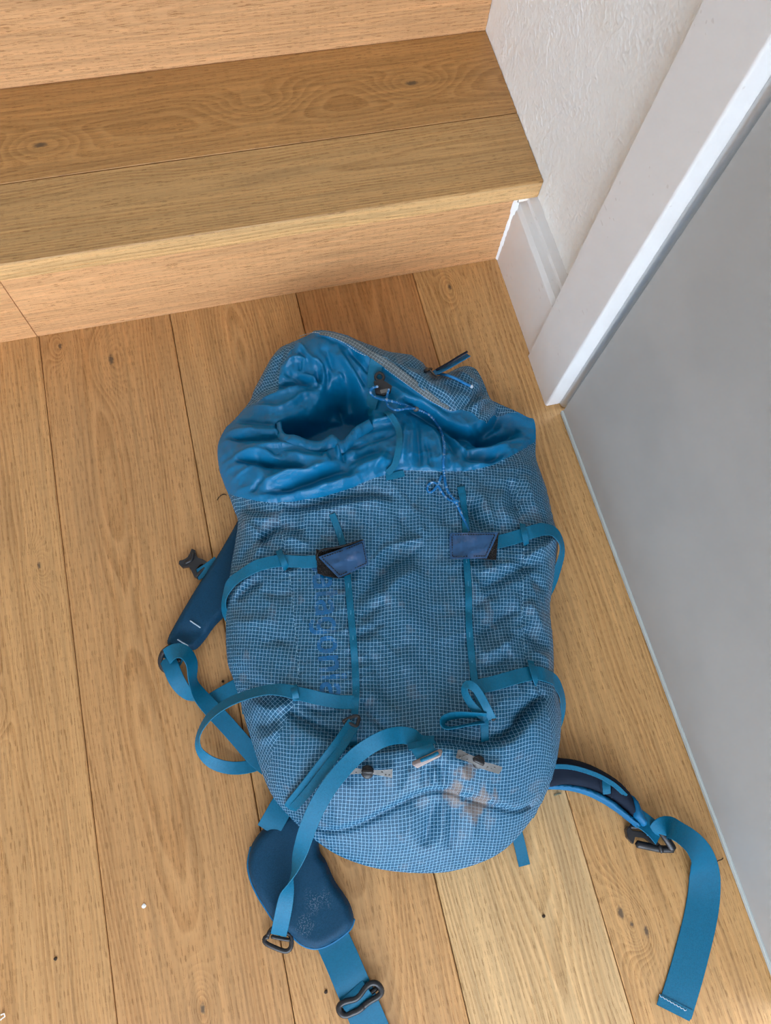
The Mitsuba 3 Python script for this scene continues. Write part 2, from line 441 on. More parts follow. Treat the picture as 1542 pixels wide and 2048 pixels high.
OUT = [(436, 893, 4), (438, 935, 4), (447, 965, 4), (458, 992, 4), (468, 1020, 4), (476, 1045, 4), (470, 1090, 4), (463, 1130, 4), (455, 1190, 4), (452, 1260, 4), (455, 1322, 4), (466, 1357, 4),
       (480, 1400, 4), (492, 1445, 4), (506, 1490, 4), (524, 1545, 4), (545, 1592, 4), (576, 1630, 4), (620, 1672, 4), (680, 1712, 4), (760, 1738, 4), (850, 1746, 4), (920, 1738, 4), (1000, 1705, 4),
       (1060, 1642, 4), (1095, 1575, 4), (1112, 1510, 4), (1118, 1440, 4), (1112, 1385, 4), (1104, 1350, 4), (1104, 1320, 4), (1102, 1280, 4), (1097, 1230, 4), (1100, 1190, 4), (1106, 1150, 4), (1114, 1085, 4),
       (1104, 1040, 4), (1092, 985, 4), (1080, 950, 4), (1071, 915, 4), (1071, 878, 4), (1070, 852, 4), (1066, 839, 4), (1056, 836, 4), (1030, 830, 3), (990, 812, 3), (985, 785, 6), (968, 745, 6), (952, 724, 6), (925, 722, 6), (880, 744, 6),
       (858, 729, 6), (848, 716, 6), (820, 704, 6), (780, 698, 6), (735, 684, 6), (700, 671, 6), (660, 661, 6), (625, 660, 6), (600, 671, 6), (580, 680, 6), (556, 690, 6), (538, 711, 6), (520, 742, 6), (506, 768, 6), (498, 798, 5),
       (472, 830, 5), (450, 860, 4)]


def smooth_line(pts, step=0.0018, closed=False):
    p = np.array(pts, float)
    if closed:
        p = np.vstack([p[-2:], p, p[:3]])
    else:
        p = np.vstack([2 * p[0] - p[1], p, 2 * p[-1] - p[-2]])
    out = []
    for i in range(1, len(p) - 2):
        n = max(2, int(np.linalg.norm(p[i + 1] - p[i]) / step))
        t = np.linspace(0, 1, n, endpoint=False)[:, None]
        a, b, c, d = p[i - 1:i + 3]
        out.append(0.5 * (2 * b + (c - a) * t + (2 * a - 5 * b + 4 * c - d) * t ** 2 + (3 * b - 3 * c + d - a) * t ** 3))
    out = np.vstack(out)
    if closed:
        n0 = max(2, int(np.linalg.norm(p[2] - p[1]) / step))
        return out[n0:] if len(out) > n0 else out
    return np.vstack([out, p[-2]])


outline = smooth_line([at(x, y, z / 100)[:2] for x, y, z in OUT], closed=True)
poly = Polygon(outline).buffer(0)
if poly.geom_type != 'Polygon':
    poly = max(poly.geoms, key=lambda g: g.area)
outline = smooth_line(np.array(poly.exterior.coords)[:-1][::1], step=0.0018, closed=True) if False else np.array(poly.segmentize(0.0018).exterior.coords)[:-1]
inside = shapely.contains_xy(poly, XX, YY)
edge = ndimage.distance_transform_edt(np.pad(inside, 1))[1:-1, 1:-1] * RES

CTRL = [(850, 1715, .078), (700, 1690, .078), (980, 1680, .080), (850, 1600, .112), (640, 1620, .095), (1040, 1590, .10), (850, 1490, .145), (700, 1530, .126), (980, 1520, .136), (830, 1425, .112), (820, 1300, .103), (820, 1150, .098), (820, 1030, .094),
        (800, 960, .104), (590, 1560, .11), (610, 1480, .122), (560, 1370, .105), (560, 1200, .098), (560, 1080, .094), (570, 1015, .098), (700, 1250, .110), (700, 1100, .100), (930, 1250, .110), (930, 1100, .100), (1060, 1540, .11),
        (1060, 1440, .132), (1050, 1300, .108), (1050, 1150, .104), (1020, 1000, .094), (1030, 925, .088), (470, 900, .080), (540, 890, .098), (540, 955, .104), (640, 930, .116), (720, 915, .116), (810, 890, .112), (900, 890, .100),
        (1000, 905, .086), (1045, 880, .066), (1020, 850, .050), (600, 700, .088), (655, 690, .096), (715, 735, .092), (640, 740, .082), (570, 740, .078), (530, 780, .066), (690, 780, .070), (750, 800, .078), (790, 765, .098),
        (860, 775, .098), (930, 785, .088), (960, 810, .078), (830, 722, .086), (930, 740, .064), (900, 815, .080)]
from scipy.interpolate import RBFInterpolator
cx = np.array([at(x, y, h)[:2] for x, y, h in CTRL])
sub = (slice(None, None, 6), slice(None, None, 6))
rb = RBFInterpolator(cx, np.array([c[2] for c in CTRL]), kernel='thin_plate_spline', smoothing=1e-5)
low = rb(np.stack([XX[sub].ravel(), YY[sub].ravel()], 1)).reshape(XX[sub].shape)
H0 = ndimage.map_coordinates(low, np.stack([(YY - GY) / RES / 6, (XX - GX) / RES / 6]), order=1, mode='nearest')
t = np.clip(edge / 0.062, 0, 1)
prof = (1 - (1 - t) ** 2.4) ** 0.62
H = RIM + (np.clip(H0, 0.045, 0.2) - RIM) * prof
H = np.where(inside, H, 0.0)


def sample(F, x, y):
    x, y = np.asarray(x, float), np.asarray(y, float)
    return ndimage.map_coordinates(F, np.stack([(y.ravel() - GY) / RES, (x.ravel() - GX) / RES]), order=1, mode='nearest').reshape(x.shape)


def on(px, py, lift=0.0, F=None):
    """The point of the pack's upper surface seen at a pixel, raised by lift."""
    F = H if F is None else F
    zz = np.linspace(0.19, 0.0, 400)
    d = VIEW.T @ np.array([(px - 771) / FOCAL, (py - 1024) / FOCAL, 1.0])
    P = EYE + d * ((zz - EYE[2]) / d[2])[:, None]
    hit = np.nonzero(sample(F, P[:, 0], P[:, 1]) + lift >= zz)[0]
    return P[hit[0]] if len(hit) else P[-1]


BASE = H.copy()


def line_field(pts):
    """Distance to a polyline, signed distance (left positive) and the place along it from 0 to 1, over the grid near it."""
    q = smooth_line([on(x, y, 0, BASE)[:2] for x, y in pts], 0.004)
    x0, y0 = q.min(0) - 0.06
    x1, y1 = q.max(0) + 0.06
    i0, i1 = max(0, int((x0 - GX) / RES)), min(NX, int((x1 - GX) / RES))
    j0, j1 = max(0, int((y0 - GY) / RES)), min(NY, int((y1 - GY) / RES))
    X, Y = XX[j0:j1, i0:i1], YY[j0:j1, i0:i1]
    best, side, along = np.full(X.shape, 9.0), np.zeros(X.shape), np.zeros(X.shape)
    L = np.r_[0, np.cumsum(np.linalg.norm(np.diff(q, axis=0), axis=1))]
    for k in range(len(q) - 1):
        a, b = q[k], q[k + 1]
        e = b - a
        l2 = max(e @ e, 1e-12)
        s = np.clip(((X - a[0]) * e[0] + (Y - a[1]) * e[1]) / l2, 0, 1)
        d = np.hypot(X - a[0] - s * e[0], Y - a[1] - s * e[1])
        m = d < best
        best = np.where(m, d, best)
        side = np.where(m, np.sign(e[0] * (Y - a[1]) - e[1] * (X - a[0])), side)
        along = np.where(m, (L[k] + s * (L[k + 1] - L[k])) / L[-1], along)
    return (slice(j0, j1), slice(i0, i1)), best, side, along


def fold(pts, amp, width, width2=None, ends=(1, 1)):
    """A ridge (amp > 0) or a groove (amp < 0), in millimetres; width on its left, width2 on its right."""
    global H
    sl, d, s, a = line_field(pts)
    w = np.where(s > 0, width, width if width2 is None else width2) / 1000.0
    env = np.clip(np.where(ends[0], np.minimum(a / 0.3, 1), 1), 0, 1) * np.clip(np.where(ends[1], np.minimum((1 - a) / 0.3, 1), 1), 0, 1)
    env = np.sin(env * math.pi / 2) ** 0.8
    H[sl] += 1.45 * amp / 1000.0 * np.exp(-(d / w) ** 1.35) * env * np.clip(edge[sl] / 0.012, 0, 1)


def cliff(pts, left, right, decay, soft=0.003):
    """A step along a line: left / right of it the cloth is raised by so many millimetres, fading out over decay."""
    global H
    sl, d, s, a = line_field(pts)
    env = np.clip(a / 0.12, 0, 1) * np.clip((1 - a) / 0.12, 0, 1)
    sd = d * s
    k = 0.5 + 0.5 * np.tanh(sd / soft)
    H[sl] += (left * k + right * (1 - k)) / 1000.0 * np.exp(-d / decay) * env * np.clip(edge[sl] / 0.012, 0, 1)


def pit(pts, depth, soft):
    global H
    pg = Polygon([on(x, y, 0, BASE)[:2] for x, y in pts])
    ins = shapely.contains_xy(pg, XX, YY)
    d = ndimage.distance_transform_edt(ins) * RES
    k = np.clip(d / soft, 0, 1)
    H -= depth * (k * k * (3 - 2 * k))


# the open mouth and the rolled collar
pit([(556, 846), (566, 874), (590, 880), (618, 892), (640, 893), (664, 884), (684, 893), (712, 868), (736, 852), (742, 815), (720, 770), (690, 745), (655, 770), (612, 815), (580, 830)], 0.052, 0.026)
pit([(552, 848), (562, 880), (590, 884), (618, 896), (642, 897), (664, 887), (686, 898), (714, 868), (742, 852), (744, 818), (705, 808), (655, 818), (610, 830), (575, 838)], 0.066, 0.006)
fold([(498, 815), (551, 821), (583, 811), (607, 793), (644, 789)], 9, 6)
fold([(513, 806), (572, 786), (614, 770)], 8, 7)
fold([(556, 774), (595, 767), (626, 765)], -10, 4.5)
for pts, amp, w in [
    ([(450, 876), (500, 878), (569, 876)], -9, 3), ([(470, 846), (520, 846), (556, 851)], -6, 4), ([(455, 864), (510, 864), (562, 864)], 6, 5.5), ([(470, 900), (520, 893), (580, 892), (630, 900)], 5, 6),
    ([(468, 919), (509, 922), (560, 930), (630, 940)], -11, 4.5), ([(467, 911), (525, 904), (551, 918), (583, 913)], 5, 5), ([(560, 905), (610, 915), (660, 925)], 5, 6), ([(510, 910), (540, 925), (575, 912)], -4, 3),
    ([(520, 990), (583, 975), (642, 953), (712, 934)], -10, 9), ([(525, 968), (583, 947), (639, 936), (679, 921)], 8, 9), ([(515, 992), (600, 986), (677, 966), (740, 942)], 5, 6),
    ([(665, 868), (674, 890), (681, 918)], 9, 2.8), ([(656, 873), (649, 893), (644, 915)], -8, 2.8), ([(638, 872), (645, 900), (656, 926)], 7, 2.8), ([(690, 885), (684, 905), (690, 925)], -6, 3),
    ([(676, 898), (712, 893), (750, 880), (790, 866)], -6, 5), ([(688, 876), (730, 854), (775, 842), (800, 838)], 9, 6), ([(585, 870), (605, 880), (634, 900)], 6, 4), ([(569, 868), (590, 885), (620, 890)], -4, 3),
    ([(505, 985), (512, 970), (530, 955)], -5, 4), ([(690, 930), (740, 905), (790, 900)], -6, 6), ([(700, 945), (750, 925), (785, 925)], 4, 5), ([(740, 950), (765, 915), (775, 890)], 4, 4),
    ([(835, 826), (838, 880), (840, 936)], -6, 4), ([(813, 838), (806, 880), (804, 929)], 6, 4.5), ([(854, 833), (874, 870), (886, 935)], 5, 4), ([(826, 850), (822, 900), (824, 935)], 4, 3.5),
    ([(868, 836), (895, 872), (915, 915)], -6, 4), ([(888, 846), (919, 888), (936, 905)], 6, 4), ([(850, 870), (858, 900), (862, 936)], -4, 4), ([(905, 848), (930, 878), (945, 895)], -5, 4), ([(895, 900), (900, 920), (905, 938)], 3, 4),
    ([(936, 901), (984, 898), (1020, 889)], 11, 7), ([(922, 912), (972, 921), (1005, 911)], -6, 6), ([(948, 850), (970, 872), (1008, 868), (1040, 858)], -16, 9), ([(930, 925), (975, 930), (1015, 912)], 4, 5), ([(975, 885), (1010, 882), (1055, 872)], 4, 6),
    # lining of the lid behind the mouth
    ([(646, 787), (648, 755), (642, 732), (628, 720)], 7, 2.6), ([(646, 787), (638, 772), (624, 758), (596, 748)], 6, 2.6), ([(634, 780), (636, 758), (632, 740)], -6, 3), ([(648, 788), (655, 760), (652, 735)], -5, 3),
    ([(648, 790), (652, 815), (640, 840)], 5, 3), ([(645, 792), (622, 820), (604, 845)], 5, 3.5), ([(674, 746), (691, 771), (700, 815), (710, 845)], 9, 4), ([(664, 760), (684, 800), (690, 838)], -6, 5),
    ([(677, 703), (697, 735), (727, 785)], 6, 5), ([(700, 694), (722, 722), (741, 747)], -6, 5), ([(688, 700), (710, 740), (738, 775)], -4, 4), ([(596, 686), (614, 712), (636, 733)], 8, 4), ([(600, 700), (620, 728)], -5, 3),
    ([(568, 735), (590, 717), (616, 722)], 5, 3), ([(602, 717), (601, 743)], -6, 3), ([(606, 722), (604, 745)], 4, 3), ([(570, 745), (590, 756), (612, 756)], -4, 4), ([(650, 690), (660, 720), (668, 745)], -4, 6), ([(716, 790), (722, 810), (724, 838)], -5, 5),
]:
    fold(pts, amp * 1.35, w * 0.85)
# the lid's edge over the collar, its rim and pocket flap
cliff([(800, 792), (823, 800), (854, 815), (893, 842), (925, 858), (957, 864), (972, 849), (988, 836), (995, 815)], 6, -42, 0.024)
cliff([(734, 712), (768, 736), (799, 757), (823, 774), (854, 796), (888, 815), (907, 823), (926, 820)], 5, -8, 0.016, 0.002)
cliff([(588, 684), (607, 668), (630, 665), (653, 671), (684, 683), (712, 702), (735, 713)], 3, -7, 0.02, 0.002)
for pts, amp, w in [([(745, 705), (800, 735), (860, 772), (905, 805)], 5, 7), ([(760, 705), (800, 728), (850, 745)], -4, 5), ([(790, 702), (830, 722), (850, 742)], 4, 5), ([(850, 722), (862, 745), (868, 765)], -6, 5),
                    ([(878, 765), (920, 775), (950, 795)], -6, 7), ([(900, 745), (940, 760), (970, 790)], 6, 7), ([(925, 815), (950, 795), (975, 785)], -10, 5), ([(940, 822), (962, 806), (980, 800)], 5, 5), ([(958, 832), (966, 812), (978, 805)], -5, 4),
                    ([(870, 760), (890, 790), (915, 812)], 4, 6), ([(830, 745), (880, 762)], -3, 5), ([(580, 690), (560, 722), (548, 765)], -4, 4), ([(560, 700), (535, 740), (520, 785)], 4, 6)]:
    fold(pts, amp, w)
# body
for pts, amp, w in [
    ([(556, 1048), (536, 1066), (518, 1086)], -12, 5), ([(482, 1040), (505, 1058), (525, 1074)], 6, 6), ([(525, 1090), (512, 1112), (500, 1125)], 5, 6), ([(525, 1160), (500, 1172), (470, 1200)], -9, 6), ([(500, 1152), (480, 1178), (462, 1205)], 6, 6),
    ([(548, 1049), (580, 1056), (612, 1057)], -7, 6), ([(570, 1142), (590, 1130), (604, 1122)], -5, 3), ([(560, 1075), (590, 1080), (625, 1095)], 4, 6), ([(500, 1090), (485, 1115), (475, 1140)], -5, 6),
    ([(560, 1012), (629, 1006), (716, 988), (799, 990)], -9, 7), ([(600, 1030), (680, 1015), (745, 1003), (790, 1006)], 6, 9), ([(470, 1010), (520, 1022), (560, 1020)], -5, 5), ([(480, 1030), (520, 1040), (552, 1035)], 4, 5),
    ([(738, 1132), (770, 1098), (800, 1087), (850, 1080)], 4, 3.5), ([(716, 1204), (765, 1140), (805, 1116), (848, 1088)], -9, 10), ([(745, 1215), (790, 1165), (840, 1135)], 6, 12), ([(706, 1232), (735, 1228), (768, 1200)], -6, 7), ([(711, 1278), (745, 1258), (770, 1240)], -5, 6),
    ([(790, 1096), (825, 1082), (852, 1079)], 3, 3), ([(832, 1010), (836, 1040), (850, 1078)], 4, 6), ([(800, 1020), (810, 1060), (815, 1085)], -4, 8), ([(957, 980), (974, 1026), (986, 1062)], 8, 8), ([(938, 1000), (948, 1035), (968, 1062)], -9, 8),
    ([(905, 960), (910, 1010), (915, 1055)], 5, 7), ([(880, 970), (885, 1020), (890, 1055)], -4, 7), ([(1020, 960), (1026, 990), (1036, 1030)], -7, 6), ([(1000, 980), (1004, 1020), (1020, 1045)], 5, 7), ([(1050, 950), (1060, 990), (1070, 1030)], 5, 8),
    ([(1046, 1120), (1080, 1100), (1116, 1078)], 8, 7), ([(960, 1178), (1026, 1146), (1085, 1118)], -8, 7), ([(950, 1150), (1000, 1132), (1040, 1130)], 4, 7), ([(947, 1214), (975, 1195), (1000, 1180)], -5, 6), ([(955, 1280), (980, 1252), (1010, 1230), (1040, 1220)], -8, 8),
    ([(952, 1312), (990, 1300), (1030, 1272)], 7, 8), ([(960, 1335), (1000, 1330), (1030, 1310)], -5, 6), ([(1050, 1256), (1076, 1285), (1098, 1288)], -8, 8), ([(1030, 1448), (1058, 1418), (1082, 1392)], -9, 6), ([(1056, 1200), (1075, 1235), (1085, 1262)], 6, 8), ([(1060, 1150), (1080, 1170), (1095, 1180)], -5, 7), ([(1060, 1300), (1080, 1310), (1100, 1325)], 5, 7),
    ([(785, 1130), (800, 1200), (812, 1290)], 4, 14), ([(850, 1100), (870, 1180), (880, 1260)], -4, 16), ([(905, 1150), (900, 1230), (905, 1320)], 3, 12), ([(740, 1300), (760, 1360), (790, 1420)], -5, 12), ([(800, 1300), (840, 1380), (845, 1440)], 4, 15), ([(725, 1400), (745, 1432), (785, 1468)], -7, 7),
    ([(900, 1330), (905, 1390), (890, 1440)], -4, 12), ([(470, 1330), (500, 1360), (560, 1385)], -5, 7), ([(500, 1400), (540, 1420), (580, 1405)], 6, 7), ([(505, 1440), (535, 1450), (560, 1430)], -5, 6), ([(512, 1480), (535, 1475), (560, 1455)], 5, 6), ([(600, 1405), (640, 1420), (690, 1415)], -7, 7),
    ([(620, 1400), (660, 1402), (700, 1405)], -4, 4), ([(460, 1240), (500, 1245), (560, 1240)], 3, 8), ([(520, 1180), (560, 1190), (590, 1185)], -3, 6), ([(520, 1285), (560, 1280), (590, 1290)], -3, 7),
    # base
    ([(853, 1525), (850, 1550), (852, 1578)], -5, 4), ([(882, 1518), (885, 1545), (890, 1578)], -5, 4.5), ([(868, 1530), (868, 1555), (870, 1578)], 4, 4), ([(905, 1508), (922, 1540), (935, 1570)], 5, 7), ([(820, 1535), (815, 1560), (800, 1590)], 3, 6),
    ([(872, 1596), (862, 1640), (850, 1695)], -6, 7), ([(905, 1596), (905, 1650), (898, 1700)], -6, 7), ([(888, 1596), (885, 1650), (878, 1700)], 5, 7), ([(830, 1610), (815, 1660), (800, 1700)], 3, 9), ([(935, 1610), (945, 1650), (940, 1690)], 4, 8), ([(680, 1500), (700, 1530), (690, 1570)], -3, 10),
]:
    fold(pts, amp, w)
PAD_TOP = [(580, 1426), (607, 1441), (640, 1460), (677, 1481), (712, 1494), (760, 1494), (805, 1488), (850, 1483), (893, 1484), (930, 1490), (968, 1490), (1021, 1468), (1056, 1428), (1084, 1394)]
PAD_LOW = [(620, 1652), (664, 1661), (717, 1648), (779, 1617), (823, 1595), (858, 1581), (893, 1580), (933, 1593), (977, 1607), (1034, 1620), (1062, 1611)]
cliff(PAD_TOP, -15, 6, 0.024)
fold(PAD_TOP, -6, 4, ends=(0, 1))
fold([(985, 1488), (1030, 1462), (1058, 1428), (1086, 1392)], -8, 5, ends=(1, 0))
fold([(582, 1432), (640, 1466), (700, 1495), (760, 1496)], -5, 4)
cliff(PAD_LOW, 7, -5, 0.020)
fold(PAD_LOW, -6, 3, ends=(0, 0))
SEAM_COLLAR = [(452, 984), (470, 992), (505, 1000), (540, 1005), (590, 1003), (640, 995), (690, 980), (740, 960), (780, 948), (810, 941), (850, 942), (885, 943), (940, 941), (985, 930), (1030, 908), (1075, 880)]
SEAM_LEFT = [(555, 1004), (562, 1060), (575, 1120), (585, 1200), (592, 1280), (597, 1340), (598, 1385), (580, 1426)]
SEAM_RIGHT = [(1032, 906), (1034, 980), (1041, 1040), (1047, 1100), (1045, 1200), (1046, 1280), (1056, 1330), (1068, 1360), (1084, 1394)]
TAPE_L = [(664, 1028), (680, 1070), (690, 1110), (695, 1155), (702, 1230), (708, 1300), (712, 1370), (711, 1400), (709, 1428)]
TAPE_R = [(924, 972), (929, 1020), (931, 1060), (933, 1120), (937, 1180), (938, 1250), (944, 1320), (950, 1365), (958, 1400), (966, 1432)]
cliff(SEAM_COLLAR, 3, -3, 0.012, 0.002)
# gathers along the sewn lines
for pts, amp, span, freq, seed in ((TAPE_L, 4.8, 0.028, 78, 3), (TAPE_R, 5.2, 0.030, 74, 5), (SEAM_LEFT, 3.4, 0.020, 95, 8), (SEAM_RIGHT, 3.8, 0.022, 90, 9), (SEAM_COLLAR, 3.2, 0.016, 80, 12), (PAD_LOW, 1.6, 0.014, 90, 13), (PAD_TOP, 1.6, 0.014, 80, 14)):
    sl, d, s, a = line_field(pts)
    L = LineString([on(x, y, 0, BASE)[:2] for x, y in pts]).length
    ph = np.stack([a * L * freq + s * 2.0 + d * s * 14.0, s * 3.1 + d * 9, np.full(a.shape, seed * 7.7)], -1)
    r = 1 - np.abs(2 * meshkit.noise(ph, seed) - 1)
    env = np.clip(a / 0.05, 0, 1) * np.clip((1 - a) / 0.05, 0, 1)
    H[sl] += amp / 1000 * (r ** 3.0 - 0.3) * np.exp(-d / span) * env * np.clip(edge[sl] / 0.012, 0, 1)
    fold(pts, -2.0, 2.2, ends=(0, 0))
# the thin collar cloth is crumpled
up_poly = Polygon(np.vstack([smooth_line([on(x, y, 0, BASE)[:2] for x, y in SEAM_COLLAR], 0.004), [[0.2, -0.4], [0.2, 0.2], [-0.9, 0.2], [-0.9, -0.2]]])).buffer(0)
cm = ndimage.gaussian_filter(shapely.contains_xy(up_poly, XX, YY).astype(float), 3)
mouth_poly = Polygon(np.vstack([smooth_line([on(x, y, 0, BASE)[:2] for x, y in [(499, 812), (583, 790), (640, 850), (700, 850), (790, 822), (874, 829), (957, 864), (990, 830)]], 0.004), [[0.2, -0.3], [0.2, 0.2], [-0.9, 0.2], [-0.9, -0.25]]])).buffer(0)
mm = ndimage.gaussian_filter(shapely.contains_xy(mouth_poly, XX, YY).astype(float), 6)
for m_, fx, fy, seed in ((cm * (1 - mm), 15, 44, 41), (cm * mm, 40, 17, 51)):
    q = np.stack([XX * fx + YY * 6, YY * fy - XX * 6, 0 * XX + 3.3], -1)
    warp = meshkit.fbm(q * 0.5, 2, seed + 3)[..., None] * 2.6
    r = 1 - np.abs(2 * meshkit.fbm(q + warp * [1, -1, 0], 2, seed) - 1)
    H += m_ * 0.0042 * (r ** 6 - 0.2) * np.clip(edge / 0.02, 0, 1) * inside
    r = 1 - np.abs(2 * meshkit.noise(q * 2.3 + warp * [1.2, 0.6, 0], seed + 6) - 1)
    H += m_ * 0.0009 * (r ** 3 - 0.25) * np.clip(edge / 0.02, 0, 1) * inside
# small creases everywhere
q = np.stack([XX * 30 + YY * 5, YY * 15 - XX * 5, 0 * XX], -1)
pad_poly = Polygon([on(x, y, 0, BASE)[:2] for x, y in PAD_TOP] + [at(1180, 1420)[:2], at(1180, 1820)[:2], at(460, 1820)[:2], at(500, 1450)[:2]]).buffer(0)
calm = 1 - 0.6 * ndimage.gaussian_filter(shapely.contains_xy(pad_poly, XX, YY).astype(float), 8)
warp = meshkit.fbm(q * 0.5, 2, 4)[..., None] * 2.2
r = 1 - np.abs(2 * meshkit.fbm(q + warp * [1, -1, 0], 3, 11) - 1)
H += calm * 0.0032 * (r ** 4 - 0.25) * np.clip(edge / 0.02, 0, 1) * inside
r = 1 - np.abs(2 * meshkit.fbm(q * 2.1 + warp * [1.4, 0.8, 0], 2, 21) - 1)
H += calm * 0.0014 * (r ** 3 - 0.3) * np.clip(edge / 0.02, 0, 1) * inside
H = np.where(inside, np.maximum(H, 0.008), 0.0)
# beyond the outline the surface is carried on for sampling, so that rim vertices do not see the floor
near = ndimage.distance_transform_edt(~inside, return_indices=True)[1]
HC = H[near[0], near[1]]
HC = np.where(inside, HC, RIM)
HS = ndimage.gaussian_filter(HC, 0.9)
H = HS
del near

# grid coordinates that follow the cloth: arc length over the surface
Hg = ndimage.gaussian_filter(HC, 3.5)
dzy, dzx = np.gradient(Hg, RES)
dzx, dzy = np.clip(dzx, -1.6, 1.6), np.clip(dzy, -1.6, 1.6)
ex, ey = np.sqrt(1 + dzx ** 2) - 1, np.sqrt(1 + dzy ** 2) - 1
AU, AV = np.cumsum(ex, 1) * RES, np.cumsum(ey, 0) * RES
AU = ndimage.gaussian_filter(AU - AU[:, NX // 2:NX // 2 + 1], (8, 0)) * 0.85 + XX
AV = ndimage.gaussian_filter(AV - AV[NY // 2:NY // 2 + 1], (0, 8)) * 0.85 + YY


def trace(pts, step=0.0018):
    return smooth_line([on(x, y)[:2] for x, y in pts], step)


B_COLLAR, B_LEFT, B_RIGHT, B_PT, B_PL = (trace(p) for p in (SEAM_COLLAR, SEAM_LEFT, SEAM_RIGHT, PAD_TOP, PAD_LOW))
PAD_LEFT = [(580, 1426), (563, 1458), (549, 1492), (538, 1530), (536, 1560), (545, 1592), (576, 1632), (620, 1652)]
PAD_RIGHT = [(1084, 1394), (1096, 1430), (1105, 1492), (1098, 1545), (1085, 1580), (1062, 1611)]
B_PADL, B_PADR = trace(PAD_LEFT), trace(PAD_RIGHT)
MOUTH = [(499, 812), (545, 797), (583, 780), (622, 772), (648, 789), (642, 830), (655, 862), (702, 848), (740, 834), (790, 822), (823, 800), (854, 815), (874, 829), (893, 842), (912, 851), (957, 864), (972, 849), (990, 830)]
B_MOUTH = trace(MOUTH)
B_LIDR = trace([(593, 679), (607, 668), (630, 664), (653, 670), (684, 682), (712, 701), (734, 712), (768, 736), (799, 757), (823, 774), (854, 796), (888, 815), (907, 822), (924, 820), (946, 827), (960, 839), (972, 849)])
B_LIDL = trace([(593, 679), (590, 690), (574, 713), (562, 734), (558, 757), (555, 781), (537, 790), (499, 812)])
bounds = [B_COLLAR, B_LEFT, B_RIGHT, B_PT, B_PL, B_PADL, B_PADR, B_MOUTH, B_LIDR, B_LIDL]
borders = np.vstack([outline] + bounds)
borders = borders[shapely.contains_xy(poly.buffer(1e-6), borders[:, 0], borders[:, 1])]
keep, tree = [], None
from scipy.spatial import cKDTree
hx = 0.0019
gridpts = np.array([(x + (0.5 * hx if j % 2 else 0), y) for j, y in enumerate(np.arange(GY, GY + NY * RES, hx * 0.87)) for x in np.arange(GX, GX + NX * RES, hx)])
gridpts = gridpts[shapely.contains_xy(poly.buffer(-0.0012), gridpts[:, 0], gridpts[:, 1])]
gridpts += rng.uniform(-0.0002, 0.0002, gridpts.shape)
gridpts = gridpts[cKDTree(borders).query(gridpts)[0] > 0.0013]
_, ui = np.unique(np.round(borders / 0.0006).astype(int), axis=0, return_index=True)
borders = borders[np.sort(ui)]
P2 = np.vstack([borders, gridpts])
tri = Delaunay(P2).simplices
cen = P2[tri].mean(1)
tri = tri[shapely.contains_xy(poly, cen[:, 0], cen[:, 1])]
a, b, c = P2[tri[:, 0]], P2[tri[:, 1]], P2[tri[:, 2]]
flip = np.cross(b - a, c - a) < 0
tri[flip] = tri[flip][:, ::-1]
cen = P2[tri].mean(1)


def side_area(*lines):
    return Polygon(np.vstack(lines)).buffer(0)


def rev(x):
    return x[::-1]


lowleft, lowright = np.array([[-0.9, -0.35]]), np.array([[0.2, -0.35]])
Z_COLLAR_UP = side_area(B_COLLAR, [[0.2, -0.4], [0.2, 0.2], [-0.9, 0.2], [-0.9, -0.2]])
Z_MOUTH_UP = side_area(B_MOUTH, [[0.05, B_MOUTH[-1][1]], [0.2, 0.2], [-0.9, 0.2], [-0.9, B_MOUTH[0][1] - 0.01]])
Z_LIDR = side_area(B_LIDR, [B_MOUTH[-1], [0.05, B_MOUTH[-1][1]], [0.2, 0.2], [-0.5, 0.2], [B_LIDL[0][0] - 0.01, B_LIDL[0][1] + 0.05]])
Z_LIDL = side_area(B_LIDL, [[-0.9, B_LIDL[-1][1] - 0.01], [-0.9, 0.2], [-0.3, 0.2]])
Z_PAD = side_area(rev(B_PADL), B_PT, B_PADR, rev(B_PL))
Z_BOTTOM = side_area(B_PL, [at(1120, 1640, 0.05)[:2], [0.2, -1.2], [-0.9, -1.2], at(590, 1690, 0.05)[:2]])
Z_LEFT = side_area(B_LEFT, B_PADL, [[-0.9, B_PADL[-1][1]], [-0.9, -0.3]])
Z_RIGHT = side_area(B_RIGHT, B_PADR, [[0.2, B_PADR[-1][1]], [0.2, -0.3]])


def has(z):
    return shapely.contains_xy(z, cen[:, 0], cen[:, 1])


zone = np.full(len(tri), 0)
zone[has(Z_LEFT)] = 1
zone[has(Z_RIGHT)] = 2
Z_LOW_LEFT = side_area([at(440, 1390, 0.05)[:2], on(598, 1388)[:2], on(580, 1426)[:2]], B_PADL, [[-0.9, B_PADL[-1][1]]])
zone[has(Z_LOW_LEFT)] = 9
zone[(zone == 2) & (cen[:, 1] < on(1084, 1394)[1])] = 10
zone[has(Z_BOTTOM)] = 4
zone[has(Z_PAD)] = 3
up = has(Z_COLLAR_UP)
zone[up] = 5
mu = up & has(Z_MOUTH_UP)
zone[mu] = 6
zone[mu & has(Z_LIDR)] = 7
zone[mu & has(Z_LIDL)] = 8
P3 = np.column_stack([P2, sample(H, P2[:, 0], P2[:, 1])])
on_rim = shapely.distance(shapely.points(P2), poly.exterior) < 1e-4
P3[on_rim, 2] = RIM
smooth_all = trimesh.Trimesh(P3, tri, process=False)
NRM = smooth_all.vertex_normals.copy()
UV0 = np.column_stack([sample(AU, P2[:, 0], P2[:, 1]), sample(AV, P2[:, 0], P2[:, 1])])


